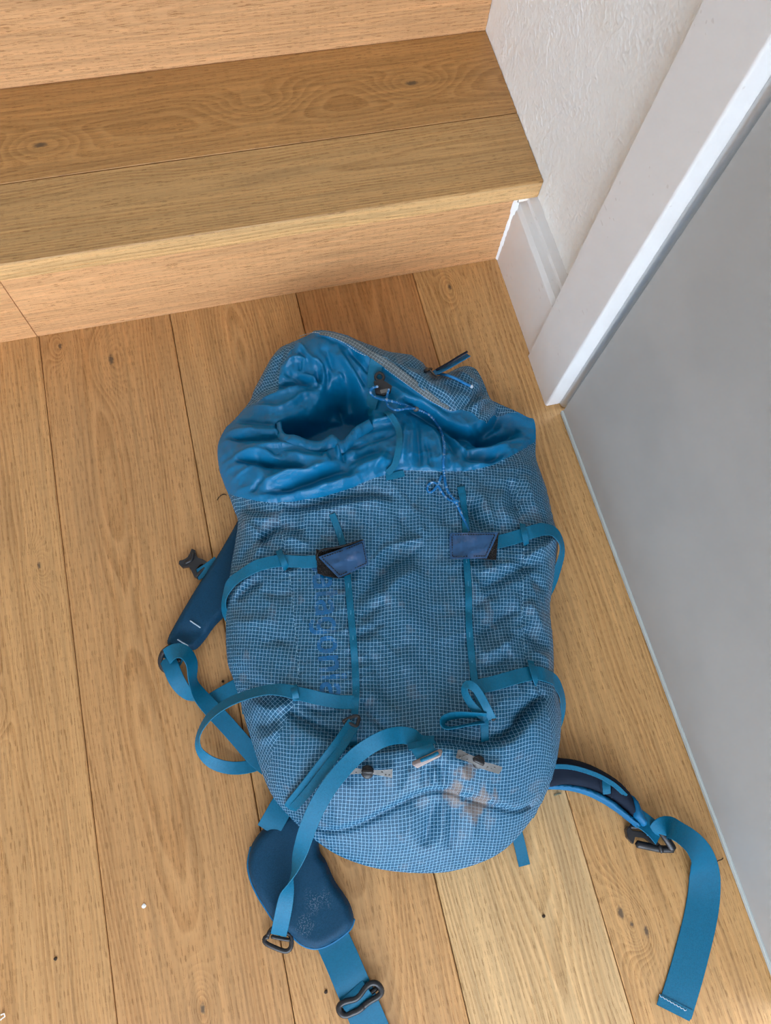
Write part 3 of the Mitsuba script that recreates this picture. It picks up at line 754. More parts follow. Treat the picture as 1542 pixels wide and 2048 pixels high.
def add_cloth(key, sel, mat, angle=0.0):
    f = tri[sel]
    used, inv = np.unique(f, return_inverse=True)
    c, s = math.cos(math.radians(angle)), math.sin(math.radians(angle))
    uv = UV0[used]
    uv = np.column_stack([c * uv[:, 0] + s * uv[:, 1], -s * uv[:, 0] + c * uv[:, 1]])
    m = (P3[used], inv.reshape(-1, 3))
    path = meshkit.write_ply(m, False, uv, None, NRM[used])
    k, n = key, 0
    while k in scene:
        n += 1
        k = f'{key}_{n:03d}'
    scene[k] = {'type': 'ply', 'filename': path, 'face_normals': False, 'bsdf': {'type': 'ref', 'id': mat}}
    return k


lab('backpack', 'blue ripstop climbing backpack with checked fabric lying open on the oak floor', 'backpack')
add_cloth('backpack__front_panel', zone == 0, 'ripstop', -15)
add_cloth('backpack__side_panel', zone == 1, 'ripstop', -17)
add_cloth('backpack__side_panel', zone == 2, 'ripstop', -19)
add_cloth('backpack__side_gusset', zone == 9, 'ripstop', 32)
add_cloth('backpack__side_gusset', zone == 10, 'ripstop', 38)
lab(add_cloth('backpack__base_pad', zone == 3, 'ripstop', -14), 'puffy reinforced base pad, scuffed and soiled with brown dirt')
add_cloth('backpack__bottom_panel', zone == 4, 'ripstop', -13)
lab(add_cloth('backpack__collar', zone == 5, 'satin'), 'plain satin blue collar around the open mouth')
lab(add_cloth('backpack__lid_lining', zone == 6, 'satin'), 'plain satin blue lining of the folded-back lid')
add_cloth('backpack__lid', (zone == 7), 'ripstop', -35)
add_cloth('backpack__lid', (zone == 8), 'ripstop', 30)

# underside: the same outline curving down to lie on the floor
ins = [0.0, 0.006, 0.014, 0.024, 0.04]
lev = [RIM, 0.026, 0.012, 0.004, 0.0015]
rim = outline
ring_pts, ring_f = [], []
cent = np.array(poly.centroid.coords[0])
inner = [np.column_stack([rim, np.full(len(rim), RIM)])]
dirs = np.roll(rim, -3, 0) - np.roll(rim, 3, 0)
nrm = np.column_stack([dirs[:, 1], -dirs[:, 0]])
nrm /= np.maximum(np.linalg.norm(nrm, axis=1, keepdims=True), 1e-9)
if Polygon(rim).exterior.is_ccw:
    nrm = -nrm
nrm = ndimage.uniform_filter1d(nrm, 41, axis=0, mode='wrap')
for d, z in zip(ins[1:], lev[1:]):
    inner.append(np.column_stack([rim + nrm * d, np.full(len(rim), z)]))
inner.append(np.column_stack([cent + (rim + nrm * 0.04 - cent) * 0.02, np.full(len(rim), 0.0015)]))
V = np.vstack(inner)
n = len(rim)
F = []
idx = np.arange(n)
for k in range(len(inner) - 1):
    a0, a1 = k * n + idx, k * n + np.roll(idx, -1)
    F += [np.column_stack([a0, a1, a1 + n]), np.column_stack([a0, a1 + n, a0 + n])]
lab(add('backpack__back_panel', trimesh.Trimesh(V, np.vstack(F), process=False), 'pad_cloth', True), 'dark blue back of the pack against the floor')

# ------------------------------------------------------------------ backpack: straps, cords and hardware
HN = ndimage.gaussian_filter(H, 4.0)
NY_, NX_ = np.gradient(HN, RES)


class At:
    """One place of a strap's course: a point, the way its face looks, and how far it is rolled about its own length."""
    def __init__(self, p, up, roll=0.0):
        self.p, self.up, self.roll = np.asarray(p, float), np.asarray(up, float), roll


def A(px, py, z, roll=0.0):
    return At(at(px, py, z), (0, 0, 1), roll)


def S(px, py, lift=0.0015, roll=0.0):
    p = on(px, py, lift)
    n = np.array([-sample(NX_, p[0], p[1]), -sample(NY_, p[0], p[1]), 1.0]) * [0.7, 0.7, 1]
    return At(p, n / np.linalg.norm(n), roll)


def lay(pts, lift=0.0015, gap=7.0, roll=0.0):
    """A course that follows the cloth."""
    q = smooth_line(pts, gap)
    return [S(x, y, lift, roll) for x, y in q]


def course(nodes, step):
    p = np.array([k.p for k in nodes])
    q = np.column_stack([p, [k.up for k in nodes], [k.roll for k in nodes]])
    e = np.vstack([2 * q[0] - q[1], q, 2 * q[-1] - q[-2]])
    out = []
    for i in range(1, len(e) - 2):
        n = max(1, int(np.linalg.norm(e[i + 1][:3] - e[i][:3]) / step))
        t = np.linspace(0, 1, n, endpoint=False)[:, None]
        a, b, c, d = e[i - 1:i + 3]
        out.append(0.5 * (2 * b + (c - a) * t + (2 * a - 5 * b + 4 * c - d) * t ** 2 + (3 * b - 3 * c + d - a) * t ** 3))
    out = np.vstack(out + [q[-1:]])
    P, U, R = out[:, :3], out[:, 3:6], out[:, 6]
    P = P.copy()
    if len(P) > 6:
        P[1:-1] = ndimage.gaussian_filter1d(P, 1.2, axis=0, mode='nearest')[1:-1]
    Tn = np.gradient(P, axis=0)
    Tn /= np.maximum(np.linalg.norm(Tn, axis=1, keepdims=True), 1e-9)
    B = np.cross(Tn, U)
    for k in range(1, len(B)):
        if B[k] @ B[k - 1] < 0 and np.linalg.norm(B[k]) < 0.2:
            B[k] = B[k - 1]
    B /= np.maximum(np.linalg.norm(B, axis=1, keepdims=True), 1e-9)
    N = np.cross(B, Tn)
    c, s = np.cos(np.radians(R))[:, None], np.sin(np.radians(R))[:, None]
    return P, Tn, c * B + s * N, c * N - s * B


def strip(nodes, width, th=0.0014, step=0.003, taper=None):
    P, Tn, B, N = course(nodes, step)
    L = np.r_[0, np.cumsum(np.linalg.norm(np.diff(P, axis=0), axis=1))]
    w = np.full(len(P), width / 2) if taper is None else np.interp(np.linspace(0, 1, len(P)), np.linspace(0, 1, len(taper)), taper) / 2
    w = w[:, None]
    h = th / 2
    e = min(0.0004, h * 0.6)
    cs = [(-1, e, 0, h), (1, -e, 0, h), (1, 0, 0, h - e), (1, 0, 0, -h + e), (1, -e, 0, -h), (-1, e, 0, -h), (-1, 0, 0, -h + e), (-1, 0, 0, h - e)]
    ring = [P + B * (sg * w + (dx if sg < 0 else dx)) + N * z for sg, dx, _, z in cs]
    V, F, UV = [], [], []
    n = len(P)
    for k in range(8):
        a, b = ring[k], ring[(k + 1) % 8]
        o = len(V) * 0 + sum(len(x) for x in V)
        V += [a, b]
        ua, ub = (cs[k][0] * w[:, 0], cs[(k + 1) % 8][0] * w[:, 0])
        UV += [np.column_stack([L, ua + 0.05]), np.column_stack([L, ub + 0.05])]
        i = np.arange(n - 1)
        F += [np.column_stack([o + i, o + i + n, o + i + n + 1]), np.column_stack([o + i, o + i + n + 1, o + i + 1])]
    o = sum(len(x) for x in V)
    for end in (0, n - 1):
        V.append(np.array([r[end] for r in ring]))
        UV.append(np.full((8, 2), 0.05))
        f = np.array([(0, j, j + 1) for j in range(1, 7)])
        F.append(o + (f if end else f[:, ::-1]))
        o += 8
    m = trimesh.Trimesh(np.vstack(V), np.vstack(F), process=False)
    return m, np.vstack(UV)


def strap(key, nodes, width, mat='webbing', th=0.0014, taper=None, label=None, step=0.003):
    m, uv = strip(nodes, width, th, step, taper)
    k = add(key, m, mat, True, uv=uv)
    if label:
        lab(k, label)
    return k


def tube_mesh(nodes, r, sides=10, step=0.002, closed=False, flat=1.0):
    P, Tn, B, N = course(nodes, step)
    n = len(P)
    a = np.linspace(0, 2 * math.pi, sides, endpoint=False)
    V = (P[:, None] + r * (B[:, None] * np.cos(a)[None, :, None] + flat * N[:, None] * np.sin(a)[None, :, None])).reshape(-1, 3)
    L = np.r_[0, np.cumsum(np.linalg.norm(np.diff(P, axis=0), axis=1))]
    uv = np.column_stack([np.repeat(L, sides), np.tile(a * r, n)])
    F = []
    for i in range(n - 1):
        for j in range(sides):
            q = i * sides + j, i * sides + (j + 1) % sides, (i + 1) * sides + (j + 1) % sides, (i + 1) * sides + j
            F += [(q[0], q[2], q[1]), (q[0], q[3], q[2])]
    V = np.vstack([V, P[0] - Tn[0] * r * 0.6, P[-1] + Tn[-1] * r * 0.6])
    uv = np.vstack([uv, [0, 0], [L[-1], 0]])
    for j in range(sides):
        F += [(len(V) - 2, j, (j + 1) % sides), (len(V) - 1, (n - 1) * sides + (j + 1) % sides, (n - 1) * sides + j)]
    m = trimesh.Trimesh(V, F, process=False)
    return m, uv


def tube(key, nodes, r, mat, label=None, flat=1.0, step=0.002):
    m, uv = tube_mesh(nodes, r, step=step, flat=flat)
    k = add(key, m, mat, True, uv=uv)
    if label:
        lab(k, label)
    return k


def patch_mesh(poly_px, lift, th, grid=5.0, z=None, bulge=0.0):
    """A flat piece cut to an outline and laid on the cloth (or held at height z)."""
    pg = Polygon(poly_px).buffer(0)
    ext = np.array(pg.segmentize(grid).exterior.coords)[:-1]
    x0, y0, x1, y1 = pg.bounds
    g = np.array([(x, y) for x in np.arange(x0, x1, grid) for y in np.arange(y0, y1, grid)]).reshape(-1, 2)
    g = g[shapely.contains_xy(pg.buffer(-grid * 0.5), g[:, 0], g[:, 1])]
    q = np.vstack([ext, g])
    t = Delaunay(q).simplices
    c = q[t].mean(1)
    t = t[shapely.contains_xy(pg, c[:, 0], c[:, 1])]
    top = np.array([on(x, y, lift) if z is None else at(x, y, z) for x, y in q])
    if z is None:
        k = np.linalg.lstsq(np.column_stack([top[:, :2], np.ones(len(top))]), top[:, 2], rcond=None)[0]
        top[:, 2] = 0.35 * top[:, 2] + 0.65 * np.maximum(np.column_stack([top[:, :2], np.ones(len(top))]) @ k, top[:, 2])
    if bulge:
        d = shapely.distance(shapely.points(q), pg.exterior)
        top[:, 2] += bulge * np.clip(d / max(d.max(), 1e-6), 0, 1) ** 0.5
    a, b, c3 = top[t[:, 0]], top[t[:, 1]], top[t[:, 2]]
    fl = np.cross(b - a, c3 - a)[:, 2] < 0
    t[fl] = t[fl][:, ::-1]
    n = len(q)
    bot = top - [0, 0, th]
    i = np.arange(len(ext))
    j = np.roll(i, -1)
    ccw = np.cross(top[1] - top[0], top[2] - top[1])[2]
    area = Polygon(top[:len(ext), :2]).exterior.is_ccw
    s = np.vstack([np.column_stack([i, i + n, j + n]), np.column_stack([i, j + n, j])])
    if not area:
        s = s[:, ::-1]
    return trimesh.Trimesh(np.vstack([top, bot]), np.vstack([t, t[:, ::-1] + n, s]), process=False)


def patch(key, poly_px, lift, th, mat, label=None, **kw):
    k = add(key, patch_mesh(poly_px, lift, th, **kw), mat, 35)
    if label:
        lab(k, label)
    return k


def pillow(key, poly_px, z0, up, down, roll, mat, label=None, res=0.003, dent=None):
    """A padded piece: its outline at height z0, swelling up and down inside it."""
    pg = Polygon([at(x, y, z0)[:2] for x, y in poly_px]).buffer(0)
    ext = np.array(Polygon(smooth_line(np.array(pg.exterior.coords)[:-1], res, closed=True)).buffer(0).segmentize(res).exterior.coords)[:-1]
    pg = Polygon(ext)
    x0, y0, x1, y1 = pg.bounds
    g = np.array([(x, y) for x in np.arange(x0, x1, res) for y in np.arange(y0, y1, res)])
    g = g[shapely.contains_xy(pg.buffer(-res * 0.5), g[:, 0], g[:, 1])]
    q = np.vstack([ext, g])
    t = Delaunay(q).simplices
    c = q[t].mean(1)
    t = t[shapely.contains_xy(pg, c[:, 0], c[:, 1])]
    a, b, c3 = q[t[:, 0]], q[t[:, 1]], q[t[:, 2]]
    fl = np.cross(b - a, c3 - a) < 0
    t[fl] = t[fl][:, ::-1]
    d = np.clip(shapely.distance(shapely.points(q), pg.exterior) / roll, 0, 1)
    k = np.sqrt(1 - (1 - d) ** 2)
    wr = 0.0012 * (meshkit.fbm(np.column_stack([q * 60, np.zeros(len(q))]), 3, 31) - 0.5) * d
    top = np.column_stack([q, z0 + up * k + wr])
    if dent:
        for (dx, dy, dr_, da) in dent:
            cc = at(dx, dy, z0 + up)[:2]
            top[:, 2] -= da * np.exp(-(np.linalg.norm(q - cc, axis=1) / dr_) ** 2)
    bot = np.column_stack([q, np.maximum(z0 - down * k, 0.001)])
    n, e = len(q), len(ext)
    remap = np.arange(n) + n - e
    remap[:e] = np.arange(e)
    m = trimesh.Trimesh(np.vstack([top, bot[e:]]), np.vstack([t, remap[t][:, ::-1]]), process=False)
    kk = add(key, m, mat, True)
    if label:
        lab(kk, label)
    return kk


def plate(poly_px, z, th, holes=(), bevel=0.0):
    """A flat moulded piece of constant thickness at height z."""
    pg = Polygon([at(x, y, z)[:2] for x, y in poly_px], [[at(x, y, z)[:2] for x, y in h] for h in holes]).buffer(0)
    pg = pg.buffer(0.0008).buffer(-0.0008)
    ms = []
    for lvl, (z0, z1, inset) in enumerate(((z - th, z - 0.0008, 0.0), (z - 0.0008, z, 0.0007))):
        g = pg.buffer(-inset)
        for q in getattr(g, 'geoms', [g]):
            m = trimesh.creation.extrude_polygon(q, z1 - z0, engine='earcut')
            m.apply_translation([0, 0, z0])
            ms.append(m)
    return trimesh.util.concatenate(ms)


def stitch_row(key, pts, lift, dash, gap, r, mat='stitch_thread', label=None, off=0.0):
    q = smooth_line(pts, 2.0)
    L = np.r_[0, np.cumsum(np.linalg.norm(np.diff(q, axis=0), axis=1))]
    ms = []
    s = 0.0
    while s + dash < L[-1]:
        e = [np.array([np.interp(s + f * dash, L, q[:, k]) for k in (0, 1)]) for f in (0, 0.5, 1)]
        P = [on(x, y, lift) for x, y in e]
        ms.append(tube_mesh([At(p, (0.1, 0.2, 1)) for p in P], r, 5, 0.004)[0])
        s += dash + gap
    k = add(key, trimesh.util.concatenate(ms), mat, True)
    lab(k, label)
    return k


# the collar's hem hangs over the front of the mouth
hem_out = smooth_line([(553, 846), (558, 880), (588, 892), (618, 903), (642, 905), (664, 896), (688, 906), (720, 878), (748, 858)], 3.0)
hem_in = smooth_line([(562, 842), (569, 866), (592, 870), (618, 880), (642, 881), (664, 869), (684, 880), (710, 854), (738, 838)], 3.0)
n_ = 90
ho = hem_out[np.linspace(0, len(hem_out) - 1, n_).astype(int)]
hi_ = hem_in[np.linspace(0, len(hem_in) - 1, n_).astype(int)]
rows = []
PO = np.array([on(x, y, 0.0006) for x, y in ho])
zt_ = ndimage.gaussian_filter1d(PO[:, 2], 5)
PO[:, 2] = np.minimum(PO[:, 2], zt_ + 0.003)
ruf = meshkit.noise(np.column_stack([np.arange(n_) * 0.30, np.zeros(n_), np.zeros(n_)]), 77) - 0.4
for f, dz in ((0.0, -0.0015), (0.2, 0.0015), (0.45, 0.004), (0.7, 0.0045), (0.88, 0.003), (1.0, 0.0), (0.97, -0.004), (0.86, -0.007)):
    q_ = ho + (hi_ - ho) * f
    rows.append(np.array([at(x, y, z + dz + 0.007 * r_ * f) for (x, y), z, r_ in zip(q_, zt_, ruf)]))
vv = np.vstack(rows)
ff = np.array([(a * n_ + k, a * n_ + k + 1, (a + 1) * n_ + k + 1, (a + 1) * n_ + k) for a in range(len(rows) - 1) for k in range(n_ - 1)])
hm = trimesh.Trimesh(vv, np.vstack([ff[:, [0, 1, 2]], ff[:, [0, 2, 3]]]), process=False)
lab(add('backpack__collar_hem', hm, 'satin', True), 'ruffled front hem of the satin collar, hanging over the dark mouth')

# daisy-chain tapes down the front, lifted between their bar tacks
def tape_course(pts, lift0, lift1, waves):
    q = smooth_line(pts, 6.0)
    n = len(q)
    return [S(x, y, lift0 + lift1 * abs(math.sin(math.pi * waves * k / (n - 1)))) for k, (x, y) in enumerate(q)]


d1 = strap('backpack__daisy_chain', tape_course(TAPE_L, 0.0018, 0.0035, 8), 0.0090, label='narrow blue webbing tape sewn down the front panel')
d2 = strap('backpack__daisy_chain', tape_course(TAPE_R, 0.0018, 0.0035, 9), 0.0090, label='narrow blue webbing tape sewn down the front panel')
for key, pts, waves in ((d1, TAPE_L, 8), (d2, TAPE_R, 9)):
    q = smooth_line(pts, 6.0)
    ms = []
    for k in range(1, waves):
        x, y = q[int(k / waves * (len(q) - 1))]
        ms.append(tube_mesh([S(x, y - 5, 0.0036), S(x, y, 0.0034), S(x, y + 5, 0.0036)], 0.0008, 6)[0])
    lab(add(key + '__bar_tack', trimesh.util.concatenate(ms), 'tack_thread', True), 'pale blue bar tack stitches', kind='stuff')
strap('backpack__tape_tail', lay([(706, 1452), (705, 1470), (707, 1490)], 0.003), 0.0095)
strap('backpack__tape_tail', lay([(969, 1436), (969, 1458), (970, 1482)], 0.003), 0.0100)
strap('backpack__tape_tail', lay([(921, 974), (926, 1000), (930, 1030), (933, 1058)], 0.0035), 0.0105)

# compression straps
strap('backpack__compression_strap', lay([(640, 1122), (612, 1124), (585, 1123), (562, 1121)], 0.004, roll=12) + lay([(548, 1123), (515, 1131), (485, 1148)], 0.007) + [A(462, 1166, 0.076, -20), A(450, 1190, 0.062, -55), A(448, 1212, 0.050, -62), A(453, 1228, 0.042, -50), A(464, 1242, 0.036, -30)], 0.0165)
strap('backpack__compression_strap', lay([(990, 1085), (1020, 1078), (1048, 1069)], 0.004) + lay([(1062, 1064), (1085, 1058)], 0.008) + [A(1106, 1062, 0.088, 18), A(1121, 1080, 0.080, 40), A(1124, 1105, 0.066, 48), A(1116, 1135, 0.052, 48), A(1104, 1165, 0.044, 35), A(1092, 1185, 0.04, 20)], 0.0185)
strap('backpack__compression_strap', lay([(708, 1404), (680, 1404), (650, 1399), (615, 1391), (592, 1386)], 0.004) + [A(572, 1381, 0.118, -15), A(540, 1379, 0.116, -35), A(500, 1388, 0.108, -42), A(455, 1406, 0.094, -42), A(418, 1434, 0.076, -48), A(398, 1468, 0.056, -62), A(400, 1500, 0.036, -48), A(424, 1525, 0.020, -25), A(462, 1536, 0.011, -10), A(500, 1533, 0.007, 0), A(530, 1522, 0.006, 0)], 0.0165)
strap('backpack__compression_strap', lay([(952, 1374), (990, 1366), (1030, 1354), (1064, 1346)], 0.004) + lay([(1076, 1346), (1090, 1350)], 0.008) + [A(1108, 1360, 0.090, 22), A(1122, 1384, 0.076, 44), A(1126, 1412, 0.064, 50), A(1119, 1440, 0.052, 45), A(1106, 1462, 0.044, 25)], 0.0185)
for a, b in (((557, 1101), (573, 1137)), ((1045, 1048), (1053, 1089)), ((587, 1371), (593, 1401)), ((1061, 1322), (1073, 1368))):
    m_ = ((a[0] + b[0]) / 2, (a[1] + b[1]) / 2)
    strap('backpack__strap_keeper', [S(a[0], a[1], 0.001), S(a[0] * 0.8 + b[0] * 0.2, a[1] * 0.8 + b[1] * 0.2, 0.008), S(m_[0], m_[1], 0.0105), S(a[0] * 0.2 + b[0] * 0.8, a[1] * 0.2 + b[1] * 0.8, 0.008), S(b[0], b[1], 0.001)], 0.0085)

# tool-holder tabs with hook tape
t1 = patch('backpack__tool_tab', [(637, 1114), (682, 1098), (728, 1080), (732, 1103), (737, 1128), (706, 1143), (677, 1155), (656, 1134)], 0.014, 0.0018, 'tab_cloth', 'navy blue coated fabric tab, cut slanted, on a black hook tape')
patch(t1 + '__hook_tape', [(632, 1098), (645, 1103), (690, 1092), (727, 1080), (733, 1108), (700, 1148), (678, 1156), (652, 1152), (635, 1146)], 0.0085, 0.0020, 'hook_tape', 'black hook tape behind the tab')
strap(t1 + '__tape_loop', [S(634, 1120, 0.006, 65), S(633, 1108, 0.010, 75), S(645, 1099, 0.012, 80), S(672, 1096, 0.013, 80), S(700, 1088, 0.014, 78), S(724, 1080, 0.014, 72)], 0.013, 'hook_tape')
t2 = patch('backpack__tool_tab', [(900, 1066), (950, 1065), (997, 1065), (986, 1090), (974, 1116), (940, 1117), (901, 1117), (899, 1090)], 0.013, 0.0018, 'tab_cloth', 'navy blue coated fabric tab, cut slanted, on a black hook tape')
patch(t2 + '__hook_tape', [(910, 1070), (997, 1066), (995, 1092), (992, 1119), (940, 1116), (910, 1112)], 0.0085, 0.0020, 'hook_tape', 'black hook tape behind the tab')
for key, pts in ((t1, [(643, 1115), (683, 1102), (725, 1085), (733, 1126), (680, 1150), (645, 1117)]), (t2, [(904, 1070), (950, 1069), (990, 1069), (971, 1112), (905, 1113), (904, 1072)])):
    ms = []
    for (x0, y0), (x1, y1) in zip(pts[:-1], pts[1:]):
        n = max(2, int(math.hypot(x1 - x0, y1 - y0) / 5))
        for k in range(n):
            f0, f1 = (k + 0.15) / n, (k + 0.75) / n
            z = 0.0148 if key == t1 else 0.0138
            ms.append(tube_mesh([S(x0 + (x1 - x0) * f, y0 + (y1 - y0) * f, z) for f in (f0, f1)], 0.0005, 5)[0])
    lab(add(key + '__stitching', trimesh.util.concatenate(ms), 'hook_tape', True), 'dark stitching round the edge', kind='stuff')

# worn lettering down the front
tm = meshkit.text_mesh('patagonia', 0.031, 0.0002, bold=True)
tm = tm.subdivide_to_size(0.0028, max_iter=12)
tv = tm.vertices
tw = tv[:, 0].max()
base_px = [(623, 1112), (628, 1165), (633, 1235), (637, 1300), (641, 1350), (643, 1398)]
bl = smooth_line(base_px, 2.0)
bw = np.array([on(x, y)[:2] for x, y in bl])
bL = np.r_[0, np.cumsum(np.linalg.norm(np.diff(bw, axis=0), axis=1))]
s_ = tv[:, 0] / tw * bL[-1]
o_ = np.column_stack([np.interp(s_, bL, bw[:, k]) for k in (0, 1)])
g_ = np.gradient(bw, axis=0)
g_ /= np.linalg.norm(g_, axis=1, keepdims=True)
g_ = ndimage.gaussian_filter1d(g_, 6, axis=0)
d_ = np.column_stack([np.interp(s_, bL, g_[:, k]) for k in (0, 1)])
xy = o_ + np.column_stack([-d_[:, 1], d_[:, 0]]) * tv[:, 1:2]
zt = sample(H, xy[:, 0], xy[:, 1]) + np.where(tv[:, 2] > 0.0001, 0.0009, 0.0002)
c15, s15 = math.cos(math.radians(-15)), math.sin(math.radians(-15))
uvt = np.column_stack([sample(AU, xy[:, 0], xy[:, 1]), sample(AV, xy[:, 0], xy[:, 1])])
uvt = np.column_stack([c15 * uvt[:, 0] + s15 * uvt[:, 1], -s15 * uvt[:, 0] + c15 * uvt[:, 1]])
lab(add('backpack__lettering', trimesh.Trimesh(np.column_stack([xy, zt]), tm.faces, process=False), 'gloss_print', True, uv=uvt), 'glossy blue lettering reading down the front, half worn away')

# long strap with its open hook
L1 = strap('backpack__long_strap', [S(868, 1484, 0.003), S(842, 1483, 0.006), S(825, 1474, 0.014, 8), S(802, 1470, 0.020, 15), A(765, 1478, 0.155, 18), A(715, 1509, 0.150, 15), A(668, 1560, 0.146, 8), A(636, 1610, 0.136, 4), A(616, 1655, 0.118, -5), A(602, 1697, 0.094, -25),
            A(590, 1730, 0.078, -55), A(580, 1758, 0.064, -95), A(574, 1784, 0.054, -140), A(569, 1812, 0.046, -165), A(563, 1842, 0.032, -175), A(557, 1870, 0.013, -180)], 0.0200, label='long loose blue strap reaching over the base to a small black hook')
hk = [(541, 1858), (560, 1864), (580, 1868), (583, 1882), (582, 1896), (573, 1903), (556, 1898), (538, 1890), (528, 1884), (529, 1874), (537, 1873)]
tube(L1 + '__hook', [A(x, y, 0.0105) for x, y in hk], 0.0029, 'black_plastic', 'black open hook', flat=0.9)
tube(L1 + '__hook_bar', [A(543, 1873, 0.0125), A(560, 1877, 0.0128), A(579, 1880, 0.0125)], 0.0022, 'black_plastic')
tube(L1 + '__hook_bar', [A(541, 1860, 0.0105), A(535, 1872, 0.0105)], 0.0026, 'black_plastic')
# doubled narrow strap below the metal buckle
strap('backpack__doubled_strap', [S(704, 1444, 0.008, 20), S(672, 1490, 0.012, 30), S(640, 1530, 0.012, 32), S(606, 1574, 0.010, 30), S(580, 1608, 0.006, 20), S(578, 1616, 0.003, 0)], 0.0120)
strap('backpack__doubled_strap', [S(712, 1448, 0.008, -10), S(684, 1494, 0.014, -18), S(655, 1533, 0.016, -20), S(621, 1577, 0.014, -18), S(592, 1610, 0.009, -10), S(584, 1617, 0.004, 0)], 0.0105)
bk = [(686, 1443), (695, 1438), (710, 1432), (717, 1431), (720, 1439), (714, 1446), (716, 1454), (708, 1452), (700, 1446), (688, 1446)]
tube('backpack__strap_buckle', [S(x, y, 0.009) for x, y in bk], 0.0021, 'black_plastic', 'small black wire buckle')
tube('backpack__strap_buckle', [S(x, y, 0.006) for x, y in ((978, 1425), (986, 1432), (992, 1439), (984, 1439))], 0.0017, 'black_plastic', 'small black wire buckle')
strap('backpack__tool_loop', [S(984, 1438, 0.006, 25), S(974, 1416, 0.016, 30), S(962, 1393, 0.024, 30), S(950, 1375, 0.029, 25), S(938, 1367, 0.031, 5), S(928, 1371, 0.029, -25), S(929, 1385, 0.024, -32), S(942, 1408, 0.016, -32), S(956, 1424, 0.010, -25), S(972, 1438, 0.005, -10)], 0.0105, label='bright blue webbing loop standing off the cloth')
strap('backpack__tool_loop', [S(972, 1432, 0.008, 70), S(945, 1430, 0.010, 74), S(915, 1430, 0.010, 74), S(894, 1434, 0.010, 70), S(883, 1443, 0.010, 60), S(886, 1455, 0.009, 60), S(905, 1456, 0.008, 70), S(935, 1450, 0.008, 74), S(968, 1444, 0.006, 70)], 0.014, 'webbing', label='dark elastic loop lying flat')

# hanger with metal bar at the middle of the base
hg = strap('backpack__hanger', lay([(816, 1494), (842, 1488), (868, 1481)], 0.006), 0.0105, label='folded webbing hanger with a metal bar')
patch(hg + '__tab', [(822, 1499), (843, 1493), (864, 1487), (877, 1509), (858, 1517), (838, 1526)], 0.007, 0.0018, 'webbing')
add(hg + '__bar', trimesh.convex.convex_hull(np.vstack([trimesh.creation.icosphere(1, 0.0030).vertices * [1, 1, 0.55] + on(x, y, 0.0105) for x, y in ((829, 1527), (835, 1531), (880, 1503), (878, 1509))])), 'brown_metal', 40)
tube(hg + '__fold', [S(842, 1521, 0.0105), S(860, 1514, 0.0108), S(876, 1506, 0.0105)], 0.0022, 'webbing')

# metal toggles of the axe holders
for pl, cen_ in (([(684, 1546), (690, 1538), (706, 1535), (724, 1538), (744, 1540), (765, 1540), (785, 1538), (785, 1547), (784, 1556), (765, 1552), (742, 1548), (724, 1547), (700, 1549)], (735, 1543)),
                 ([(915, 1500), (920, 1499), (935, 1507), (950, 1513), (969, 1524), (986, 1528), (1005, 1534), (1002, 1542), (997, 1548), (980, 1543), (962, 1537), (938, 1524), (912, 1516)], (957, 1523))):
    tg = patch('backpack__toggle', pl, 0.0105, 0.0016, 'steel', 'flat bow-tie metal toggle', grid=4.0)
    pg = Polygon(pl).buffer(-2.6)
    ms = []
    u = np.array(pl).max(0) - np.array(pl).min(0)
    for kx in np.linspace(0.06, 0.94, 13):
        for ky in (0.2, 0.5, 0.8):
            x = pl[0][0] + kx * u[0]
            mid_y = np.interp(x, [p[0] for p in (pl[0], cen_, (np.array(pl)[:, 0].max(), pl[6][1] + 8))], [pl[0][1] + (2 if cen_[0] < 800 else 8), cen_[1], pl[6][1] + 8])
            y = mid_y + (ky - 0.5) * 16
            if pg.contains(shapely.Point(x, y)) and abs(x - cen_[0]) > 16 and (int(kx * 100) + int(ky * 10)) % 2 == 0:
                ms.append(trimesh.Trimesh(trimesh.creation.icosphere(1, 0.0011).vertices + on(x, y, 0.0106), trimesh.creation.icosphere(1, 0.0011).faces))
    if ms:
        lab(add(tg + '__stud', trimesh.util.concatenate(ms), 'steel', True), 'raised studs', kind='stuff')
    dx, dy = (10, 0.6) if cen_[0] < 800 else (9, 4.5)
    tube(tg + '__cord', [S(cen_[0] - dx, cen_[1] - dy, 0.0115), S(cen_[0], cen_[1], 0.0125), S(cen_[0] + dx, cen_[1] + dy, 0.0115)], 0.0026, 'black_plastic', 'black cord through the toggle')
    s = trimesh.creation.icosphere(2, 0.0078)
    add(tg + '__base_disc', trimesh.Trimesh(s.vertices * [1, 1, 0.5] + on(cen_[0], cen_[1] + 1, 0.003), s.faces), 'black_plastic', True)

# shoulder strap on the left
sh = pillow('backpack__shoulder_strap', [(505, 1015), (484, 1030), (462, 1066), (440, 1104), (418, 1138), (395, 1173), (362, 1228), (337, 1274), (336, 1290), (346, 1297), (370, 1300), (391, 1299), (407, 1283), (430, 1252), (455, 1226), (480, 1190), (510, 1100)], 0.012, 0.013, 0.010, 0.010, 'pad_cloth',
            'padded dark blue shoulder strap', dent=[(372, 1268, 0.014, 0.005), (398, 1262, 0.010, 0.004)])
for (x0, y0), (x1, y1) in (((380.5, 1241.5), (400.5, 1255)), ((355, 1279), (376, 1291.5))):
    tube(sh + '__bar_tack', [A(x0, y0, 0.0255), A((x0 + x1) / 2, (y0 + y1) / 2, 0.0258), A(x1, y1, 0.0255)], 0.0009, 'stitch_thread', 'pale bar tack stitch')
tube(sh + '__ladder_buckle', [A(341, 1293, 0.024), A(329, 1301, 0.024), A(322, 1313, 0.022), A(321, 1327, 0.020), A(327, 1339, 0.018), A(338, 1343, 0.016)], 0.0036, 'black_plastic', 'black ladder buckle at the strap end')
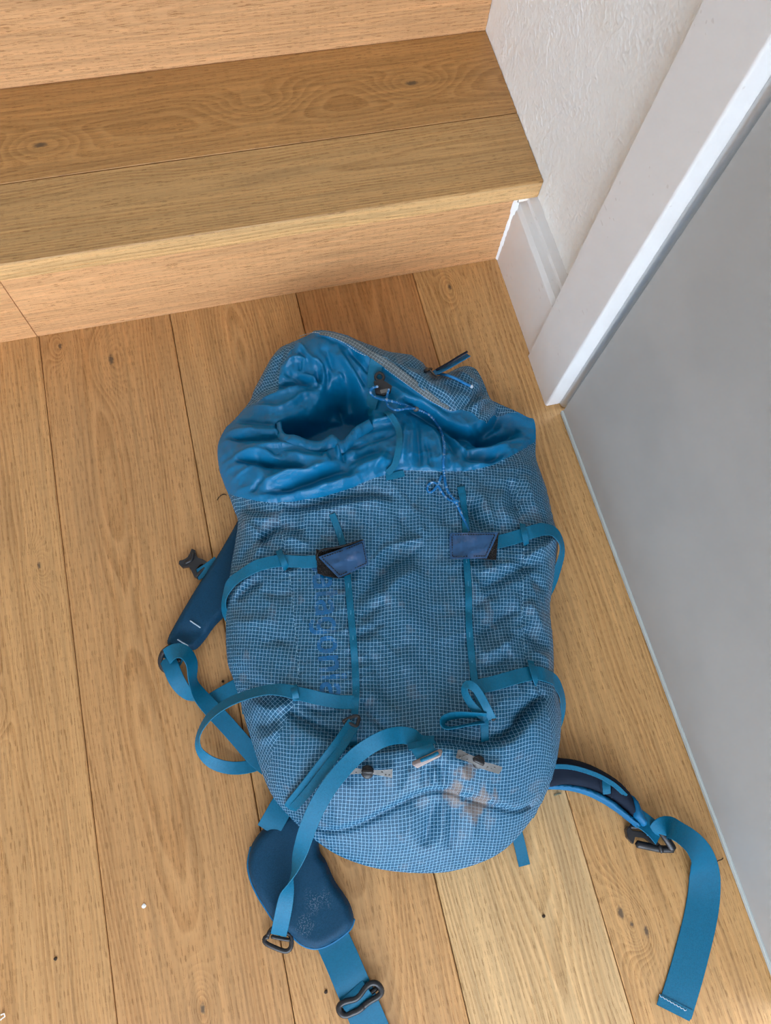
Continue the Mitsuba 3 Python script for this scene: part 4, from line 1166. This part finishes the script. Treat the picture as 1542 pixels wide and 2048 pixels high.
tube(sh + '__ladder_buckle', [A(334, 1300, 0.020), A(345, 1311, 0.020), A(360, 1322, 0.020)], 0.0028, 'black_plastic')
strap(sh + '__web_loop', [A(330, 1303, 0.018, 0), A(345, 1311, 0.020, 0), A(366, 1322, 0.016, 0)], 0.016, 'webbing')
strap('backpack__adjuster_strap', [A(334, 1316, 0.022, 0), A(343, 1336, 0.026, 0), A(352, 1358, 0.024, -8), A(365, 1378, 0.018, -25), A(380, 1394, 0.012, -55), A(396, 1404, 0.008, -100), A(415, 1404, 0.007, -150), A(440, 1392, 0.008, -178), A(470, 1375, 0.010, -180), A(500, 1360, 0.013, -180)], 0.0215, label='blue adjuster strap curling from the ladder buckle under the pack')
strap('backpack__adjuster_strap', [A(333, 1314, 0.026, 0), A(345, 1304, 0.036, 12), A(360, 1301, 0.041, 22), A(374, 1308, 0.041, 42), A(384, 1326, 0.037, 55), A(385, 1346, 0.032, 66), A(386, 1364, 0.027, 68), A(398, 1388, 0.022, 40), A(422, 1416, 0.018, 15), A(452, 1448, 0.014, 5), A(482, 1482, 0.010, 0), A(510, 1514, 0.008, 0), A(535, 1535, 0.008, 0)], 0.0225, label='blue strap tail hanging in a loop beside the pack')

# chest-strap buckle beside the shoulder strap
cb = strap('backpack__chest_strap', [A(436, 1122, 0.016), A(420, 1134, 0.014), A(402, 1146, 0.012), A(394, 1150, 0.010)], 0.0165, label='short chest strap with half a black buckle')
pb = [(383, 1097), (390, 1100), (391.5, 1109), (396, 1115), (407, 1119), (417, 1126), (420, 1133), (414, 1133), (404, 1127), (398, 1130), (392, 1139), (395, 1149), (394, 1156), (388, 1153), (382, 1140), (377, 1132), (364, 1134), (357, 1127), (359, 1121), (367, 1119), (375, 1114), (379, 1107)]
lab(add(cb + '__buckle', plate(pb, 0.013, 0.009), 'black_plastic', 30), 'black side-release buckle half')
tube(cb + '__buckle_bar', [A(417, 1128, 0.011), A(406, 1139, 0.0115), A(393, 1152, 0.011)], 0.0026, 'black_plastic')
tube(cb + '__buckle_ridge', [A(371, 1126, 0.0135), A(384, 1119, 0.0145), A(386, 1106, 0.0135)], 0.0024, 'black_plastic')

# hip belt, left wing
hl = pillow('backpack__hip_belt', [(610, 1590), (575, 1622), (545, 1642), (519, 1666), (502, 1694), (496, 1727), (501, 1758), (515, 1790), (535, 1822), (551, 1845), (580, 1868), (602, 1888), (627, 1897), (652, 1892), (682, 1874), (702, 1856), (708, 1838), (700, 1808), (686, 1785), (669, 1760), (652, 1722), (638, 1694), (640, 1630)],
            0.010, 0.016, 0.008, 0.012, 'pad_cloth', 'padded dark blue hip-belt wing, rubbed pale near its tip')
tube(hl + '__piping', [A(x, y, 0.010) for x, y in ((502, 1694), (496, 1727), (501, 1758), (515, 1790), (535, 1822), (551, 1845), (580, 1868), (602, 1888), (627, 1897), (652, 1892), (682, 1874), (702, 1856), (708, 1838))], 0.0017, 'blue_edge', 'blue piping round the pad')
strap('backpack__hip_web', [A(585, 1582, 0.03), A(565, 1610, 0.030), A(548, 1640, 0.028), A(535, 1662, 0.022)], 0.030, label='wide teal webbing between the pack and the hip-belt pad')
wb = strap('backpack__waist_strap', [A(655, 1858, 0.012), A(668, 1885, 0.010), A(684, 1920, 0.012), A(700, 1958, 0.013), A(714, 1990, 0.009), A(728, 2022, 0.007), A(745, 2062, 0.004), A(768, 2115, 0.003), A(785, 2160, 0.002)], 0.042, label='wide blue waist strap running out of the left hip pad')
bar1 = [(677, 2013), (688, 2004), (700, 2001), (712, 1998), (722, 1988), (730, 1976), (742, 1966)]
bar2 = [(691, 2032), (704, 2026), (716, 2022), (728, 2012), (740, 2002), (752, 1996), (764, 1985)]
gl = tube(wb + '__slider', [A(x, y, 0.0145) for x, y in [bar2[3]] + bar2[2::-1] + [(680, 2026)] + bar1 + [(756, 1968)] + bar2[:2:-1]], 0.0036, 'black_plastic', 'black plastic slider buckle')
tube(wb + '__slider_bar', [A(684, 2022, 0.010), A(720, 2002, 0.010), A(754, 1976, 0.010)], 0.003, 'black_plastic')
strap(wb + '__slider_fold', [A(702, 1982, 0.012, 0), A(712, 1998, 0.016, 0), A(722, 2012, 0.012, 0)], 0.036, 'webbing')

# hip belt, right wing lying on its edge
UP_ = [(1085, 1519), (1130, 1517), (1165, 1524), (1200, 1539), (1235, 1561), (1258, 1585), (1272, 1612), (1290, 1640)]
LO_ = [(1280, 1653), (1262, 1640), (1240, 1616), (1205, 1594), (1170, 1581), (1130, 1575), (1085, 1576)]
hr = pillow('backpack__hip_belt', UP_ + LO_, 0.020, 0.018, 0.019, 0.014, 'dark_mesh', 'curved hip-belt wing lying on its edge, dark inside, blue outside')
pillow(hr + '__outer_face', [(1070, 1568), (1110, 1563), (1150, 1567), (1190, 1579), (1225, 1599), (1255, 1625), (1282, 1648), (1274, 1656), (1248, 1636), (1214, 1612), (1178, 1593), (1140, 1582), (1100, 1579), (1070, 1580)], 0.024, 0.010, 0.020, 0.006, 'blue_edge', 'bright blue outer face')
strap(hr + '__piping', [A(1083, 1534, 0.039, -8), A(1130, 1533, 0.040, -8), A(1165, 1540, 0.040, -8), A(1200, 1553, 0.040, -8), A(1230, 1571, 0.039, -8), A(1252, 1592, 0.036, -8)], 0.0062, 'webbing', 0.003, label='teal edge tape')
for a, b in (((1199, 1556), (1204, 1581)), ((1226, 1572), (1224, 1596)), ((1212, 1563), (1214, 1588))):
    strap(hr + '__loop_tape', [A(a[0], a[1], 0.0385), A((a[0] + b[0]) / 2, (a[1] + b[1]) / 2, 0.040), A(b[0], b[1], 0.0375)], 0.0035 if a[0] != 1212 else 0.011, 'dark_mesh' if a[0] != 1212 else 'webbing')
pillow(hr + '__tip', [(1256, 1588), (1270, 1596), (1280, 1618), (1287, 1632), (1293, 1642), (1284, 1655), (1270, 1646), (1258, 1632), (1256, 1612)], 0.022, 0.018, 0.020, 0.010, 'blue_edge', 'gathered bright blue tip', dent=[(1261, 1606, 0.006, 0.008)])
bw_ = strap('backpack__waist_strap', [A(1312, 1672, 0.012, 0), A(1318, 1663, 0.022, 10), A(1330, 1656, 0.034, 22), A(1346, 1657, 0.048, 25), A(1366, 1670, 0.050, 26), A(1386, 1688, 0.040, 16), A(1401, 1712, 0.022, 6), A(1409, 1745, 0.009, 0), A(1408, 1790, 0.003, 0), A(1400, 1840, 0.002, 0), A(1388, 1890, 0.002, 0), A(1372, 1950, 0.002, 0), A(1350, 2022, 0.002, 0)], 0.0435,
            label='wide blue waist strap curling out of the black buckle toward the door', taper=[0.026, 0.030, 0.034, 0.040, 0.043, 0.044, 0.044, 0.044, 0.044, 0.044])
strap(bw_ + '__hem', [A(1352, 2004, 0.0034), A(1346, 2026, 0.0036)], 0.0445, 'webbing')
zz = []
for k in range(17):
    f = k / 16
    zz.append(A(1319 + 54 * f, 1991 + 31 * f + (2.5 if k % 2 else -2.5), 0.0048))
tube(bw_ + '__stitching', zz, 0.0005, 'stitch_thread', 'zigzag row of pale stitches at the strap end', step=0.001)
strap('backpack__belt_web', [A(1278, 1636, 0.026, 22), A(1292, 1646, 0.024, 22), A(1306, 1658, 0.018, 18), A(1320, 1672, 0.013, 8)], 0.026)
pr = [(1253, 1660), (1258, 1653), (1265, 1661), (1296, 1665), (1322, 1690), (1314, 1697), (1292, 1677), (1271, 1674), (1267, 1688), (1256, 1676)]
rb_ = lab(add('backpack__belt_buckle', plate(pr, 0.0120, 0.009), 'black_plastic', 30), 'black side-release buckle half of the hip belt')
tube(rb_ + '__bar', [A(1311, 1648, 0.0165), A(1322, 1662, 0.018), A(1335, 1680, 0.018), A(1346, 1698, 0.0150)], 0.0052, 'black_plastic', flat=0.8)
tube(rb_ + '__prong', [A(1274, 1688, 0.0095), A(1288, 1691, 0.0105), A(1302, 1694, 0.0095), A(1322, 1698, 0.0095), A(1346, 1698, 0.0110)], 0.0048, 'black_plastic', flat=0.85)
tube(rb_ + '__prong', [A(1261, 1653, 0.010), A(1276, 1654, 0.0105), A(1298, 1655, 0.0105), A(1311, 1650, 0.012)], 0.0030, 'black_plastic')
tube(rb_ + '__rib', [A(1320, 1692, 0.0135), A(1323, 1704, 0.0125)], 0.0030, 'black_plastic')
# small tails at the bottom edge
strap('backpack__strap_tail', [A(1026, 1640, 0.014), A(1036, 1675, 0.010), A(1043, 1705, 0.006), A(1049, 1731, 0.004)], 0.0155, label='short strap tail sticking out from under the base')
strap('backpack__strap_tail', [A(1046, 1612, 0.036), A(1060, 1622, 0.034), A(1070, 1630, 0.030)], 0.0095)
strap('backpack__strap_tail', [A(505, 1412, 0.03), A(494, 1414, 0.028), A(484, 1416, 0.025)], 0.0165)

# draw cords, cord lock, centre strap of the lid
c1 = [(756, 773), (744, 776), (740, 784), (746, 792), (761, 798), (782, 802), (802, 808), (826, 816), (838, 820), (854, 827), (869, 841), (881, 860), (887, 881), (888, 901), (887, 924), (888, 946), (891, 967), (897, 984), (910, 1000)]
c2 = [(778, 778), (774, 792), (774, 806), (780, 816), (794, 820), (814, 817), (830, 817)]
c3 = [(912, 1003), (898, 999), (886, 987), (877, 972), (869, 964), (859, 966), (854, 977), (858, 985), (866, 982), (876, 968), (883, 951)]
c4 = [(912, 1004), (920, 1022), (930, 1044), (938, 1062)]
cd = tube('backpack__draw_cord', [S(x, y, l) for (x, y), l in zip(c1, [.018, .018, .018, .018, .018, .018, .014, .012, .010, .008, .006, .005, .004, .004, .004, .003, .003, .003, .004])], 0.0020, 'cord_cloth', 'flecked blue draw cord hanging from the collar')
for c, l in ((c2, 0.016), (c3, 0.003), (c4, 0.005)):
    tube('backpack__draw_cord', [S(x, y, l) for x, y in c], 0.0018, 'cord_cloth')
s = trimesh.creation.icosphere(2, 0.0042)
add('backpack__cord_lock', trimesh.Trimesh(s.vertices * [1.1, 1, 0.9] + on(832, 818, 0.012), s.faces), 'steel', True)
s = trimesh.creation.icosphere(2, 0.0034)
add('backpack__cord_knot', trimesh.Trimesh(s.vertices * [1.2, 1.0, 0.9] + on(912, 1003, 0.004), s.faces), 'plain_cord', True)
strap('backpack__lid_strap', lay([(754, 721), (750, 738), (748, 756), (748, 775)], 0.004), 0.0200, label='ribbed webbing down the middle of the lid lining')
strap('backpack__lid_strap', lay([(748, 788), (744, 806), (741, 832)], 0.004), 0.0185, label='ribbed webbing down the middle of the lid lining')
lb = patch('backpack__lid_buckle', [(748, 762), (766, 760), (784, 772), (781, 784), (768, 790), (752, 787)], 0.013, 0.005, 'black_plastic', 'black plastic buckle on the lid strap')
patch(lb + '__teeth', [(760, 780), (774, 777), (776, 783), (762, 787)], 0.0150, 0.003, 'steel')
ring = [(758, 745), (766, 749), (768, 757), (761, 762), (753, 760), (750, 752), (755, 746), (760, 745)]
tube(lb + '__knob', [S(x, y, 0.010) for x, y in ring], 0.0022, 'black_plastic')
strap('backpack__cinch_strap', [S(772, 824, 0.004), S(780, 829, 0.010), S(788, 840, 0.012), S(797, 858, 0.009), S(799, 882, 0.007), S(795, 908, 0.005), S(789, 931, 0.004), S(774, 947, 0.003)], 0.0092, label='narrow strap crossing the collar')
strap('backpack__cinch_strap', lay([(772, 954), (790, 951), (808, 946)], 0.003), 0.0095)
strap('backpack__lid_binding', lay([(640, 667), (665, 670), (700, 683), (735, 704), (775, 729), (810, 755), (840, 778), (870, 800), (898, 816)], 0.0016, gap=5), 0.0095, 'grey_ripstop', 0.001, taper=[0.006, 0.0095, 0.010, 0.012, 0.012, 0.010, 0.005], label='grey checked binding along the edge of the lid')
# pocket flap, zip pull and cord on the lid
strap('backpack__lid_flap', [A(868, 746, 0.082, 35), A(890, 737, 0.084, 40), A(915, 723, 0.087, 42), A(937, 710, 0.090, 42)], 0.0135, 'blue_edge', label='bright blue pocket flap standing up from the lid')
strap('backpack__lid_flap', [A(872, 740, 0.082, 35), A(892, 729, 0.086, 40), A(916, 714, 0.090, 42), A(935, 703, 0.094, 42)], 0.005, 'dark_mesh')
zp = tube('backpack__zip_pull', [S(853, 736, 0.006), S(860, 741, 0.007), S(866, 748, 0.007), S(874, 753, 0.006)], 0.0016, 'steel', 'small metal zip pull')
tube(zp + '__slider', [S(851, 742, 0.005), S(857, 739, 0.006), S(862, 738, 0.005)], 0.0026, 'black_plastic')
zc = tube('backpack__zip_cord', [S(874, 747, 0.005), S(888, 749, 0.007), S(902, 753, 0.007), S(918, 760, 0.005), S(930, 767, 0.004), S(942, 772, 0.003)], 0.0022, 'plain_cord', 'blue cord tail of the zip pull')
s = trimesh.creation.icosphere(1, 0.0030)
add(zc + '__knot', trimesh.Trimesh(s.vertices + on(943, 773, 0.003), s.faces), 'stitch_thread', True)
# visible seams
for pts, dash, gap, r, l in ((SEAM_LEFT[1:-1], 4, 5, 0.00038, 'pale stitching of a side seam'), (SEAM_RIGHT[1:-1], 4, 5, 0.00038, 'pale stitching of a side seam'),
                             ([(600, 672), (630, 665), (653, 671), (684, 683), (712, 702), (733, 712)], 3, 2, 0.0007, 'pale overlock stitching along the lid edge'), ([(770, 737), (799, 758), (823, 775), (854, 797), (888, 816), (905, 822)], 3, 2, 0.0007, 'pale overlock stitching along the lid edge')):
    k = stitch_row('backpack__seam', pts, 0.0006, dash, gap, r, 'seam_thread' if r < 0.0006 else 'stitch_thread', label=l)
    lab(k, kind='stuff')

# ------------------------------------------------------------------ litter on the floor
def bit(key, mesh, mat, label, cat):
    lab(add(key, mesh, mat, 40), label, cat)


def crumb(px, py, size, flat=0.5, seed=1):
    s = trimesh.creation.icosphere(2, size)
    v = s.vertices * (0.8 + 0.5 * meshkit.noise(s.vertices * 1.3 / size, seed)[:, None])
    v = v * [1, 1, flat]
    v[:, 2] -= v[:, 2].min()
    return trimesh.Trimesh(v + at(px, py, 0.0), s.faces)


scene['white_chip'] = principled((0.82, 0.82, 0.8), 0.6, 0.3)
scene['dirt_dark'] = principled((0.05, 0.033, 0.022), 0.9, 0.2)
scene['dry_stem'] = principled((0.17, 0.16, 0.10), 0.8, 0.2)
bit('paint_chip', crumb(288, 1812, 0.0026, 0.35, 2), 'white_chip', 'white paint chip on the boards left of the hip-belt pad', 'paint chip')
bit('dirt_crumb', crumb(652, 1983, 0.0020, 0.6, 3), 'dirt_dark', 'dark crumb of dirt beside the waist strap slider', 'dirt')
bit('dirt_crumb', crumb(112, 1917, 0.0020, 0.6, 5), 'dirt_dark', 'dark crumb of dirt on the leftmost board near the corner of the photo', 'dirt')
bit('dirt_crumb', crumb(446, 1363, 0.0016, 0.6, 6), 'dirt_dark', 'tiny reddish crumb between the pack and its looped straps', 'dirt')
bit('dirt_crumb', crumb(1087, 1832, 0.0020, 0.6, 7), 'dirt_dark', 'dark crumb of dirt on the pale board below the base', 'dirt')
bit('plant_stem', tube_mesh([A(434, 1000, 0.001), A(440, 992, 0.003), A(447, 988, 0.001), A(453, 990, 0.001)], 0.0005, 5)[0], 'dirt_dark', 'thin dark stem lying left of the collar', 'plant stem')
bit('plant_stem', tube_mesh([A(1430, 1726, 0.001), A(1437, 1721, 0.003), A(1444, 1719, 0.002), A(1446, 1716, 0.001)], 0.0006, 5)[0], 'dirt_dark', 'thin dark stem between the curled strap and the door', 'plant stem')
bit('grass_blade', tube_mesh([A(1109, 1591, 0.001), A(1115, 1588, 0.0025), A(1122, 1587, 0.001)], 0.0011, 6, flat=0.4)[0], 'dry_stem', 'short dry grass blade under the right hip-belt wing', 'grass blade')
bit('lint_tuft', tube_mesh([A(2, 2030, 0.001), A(8, 2027, 0.004), A(10, 2033, 0.003), A(4, 2037, 0.003), A(1, 2040, 0.001)], 0.0008, 5)[0], 'white_chip', 'pale tuft of lint on the leftmost board at the bottom edge', 'lint')
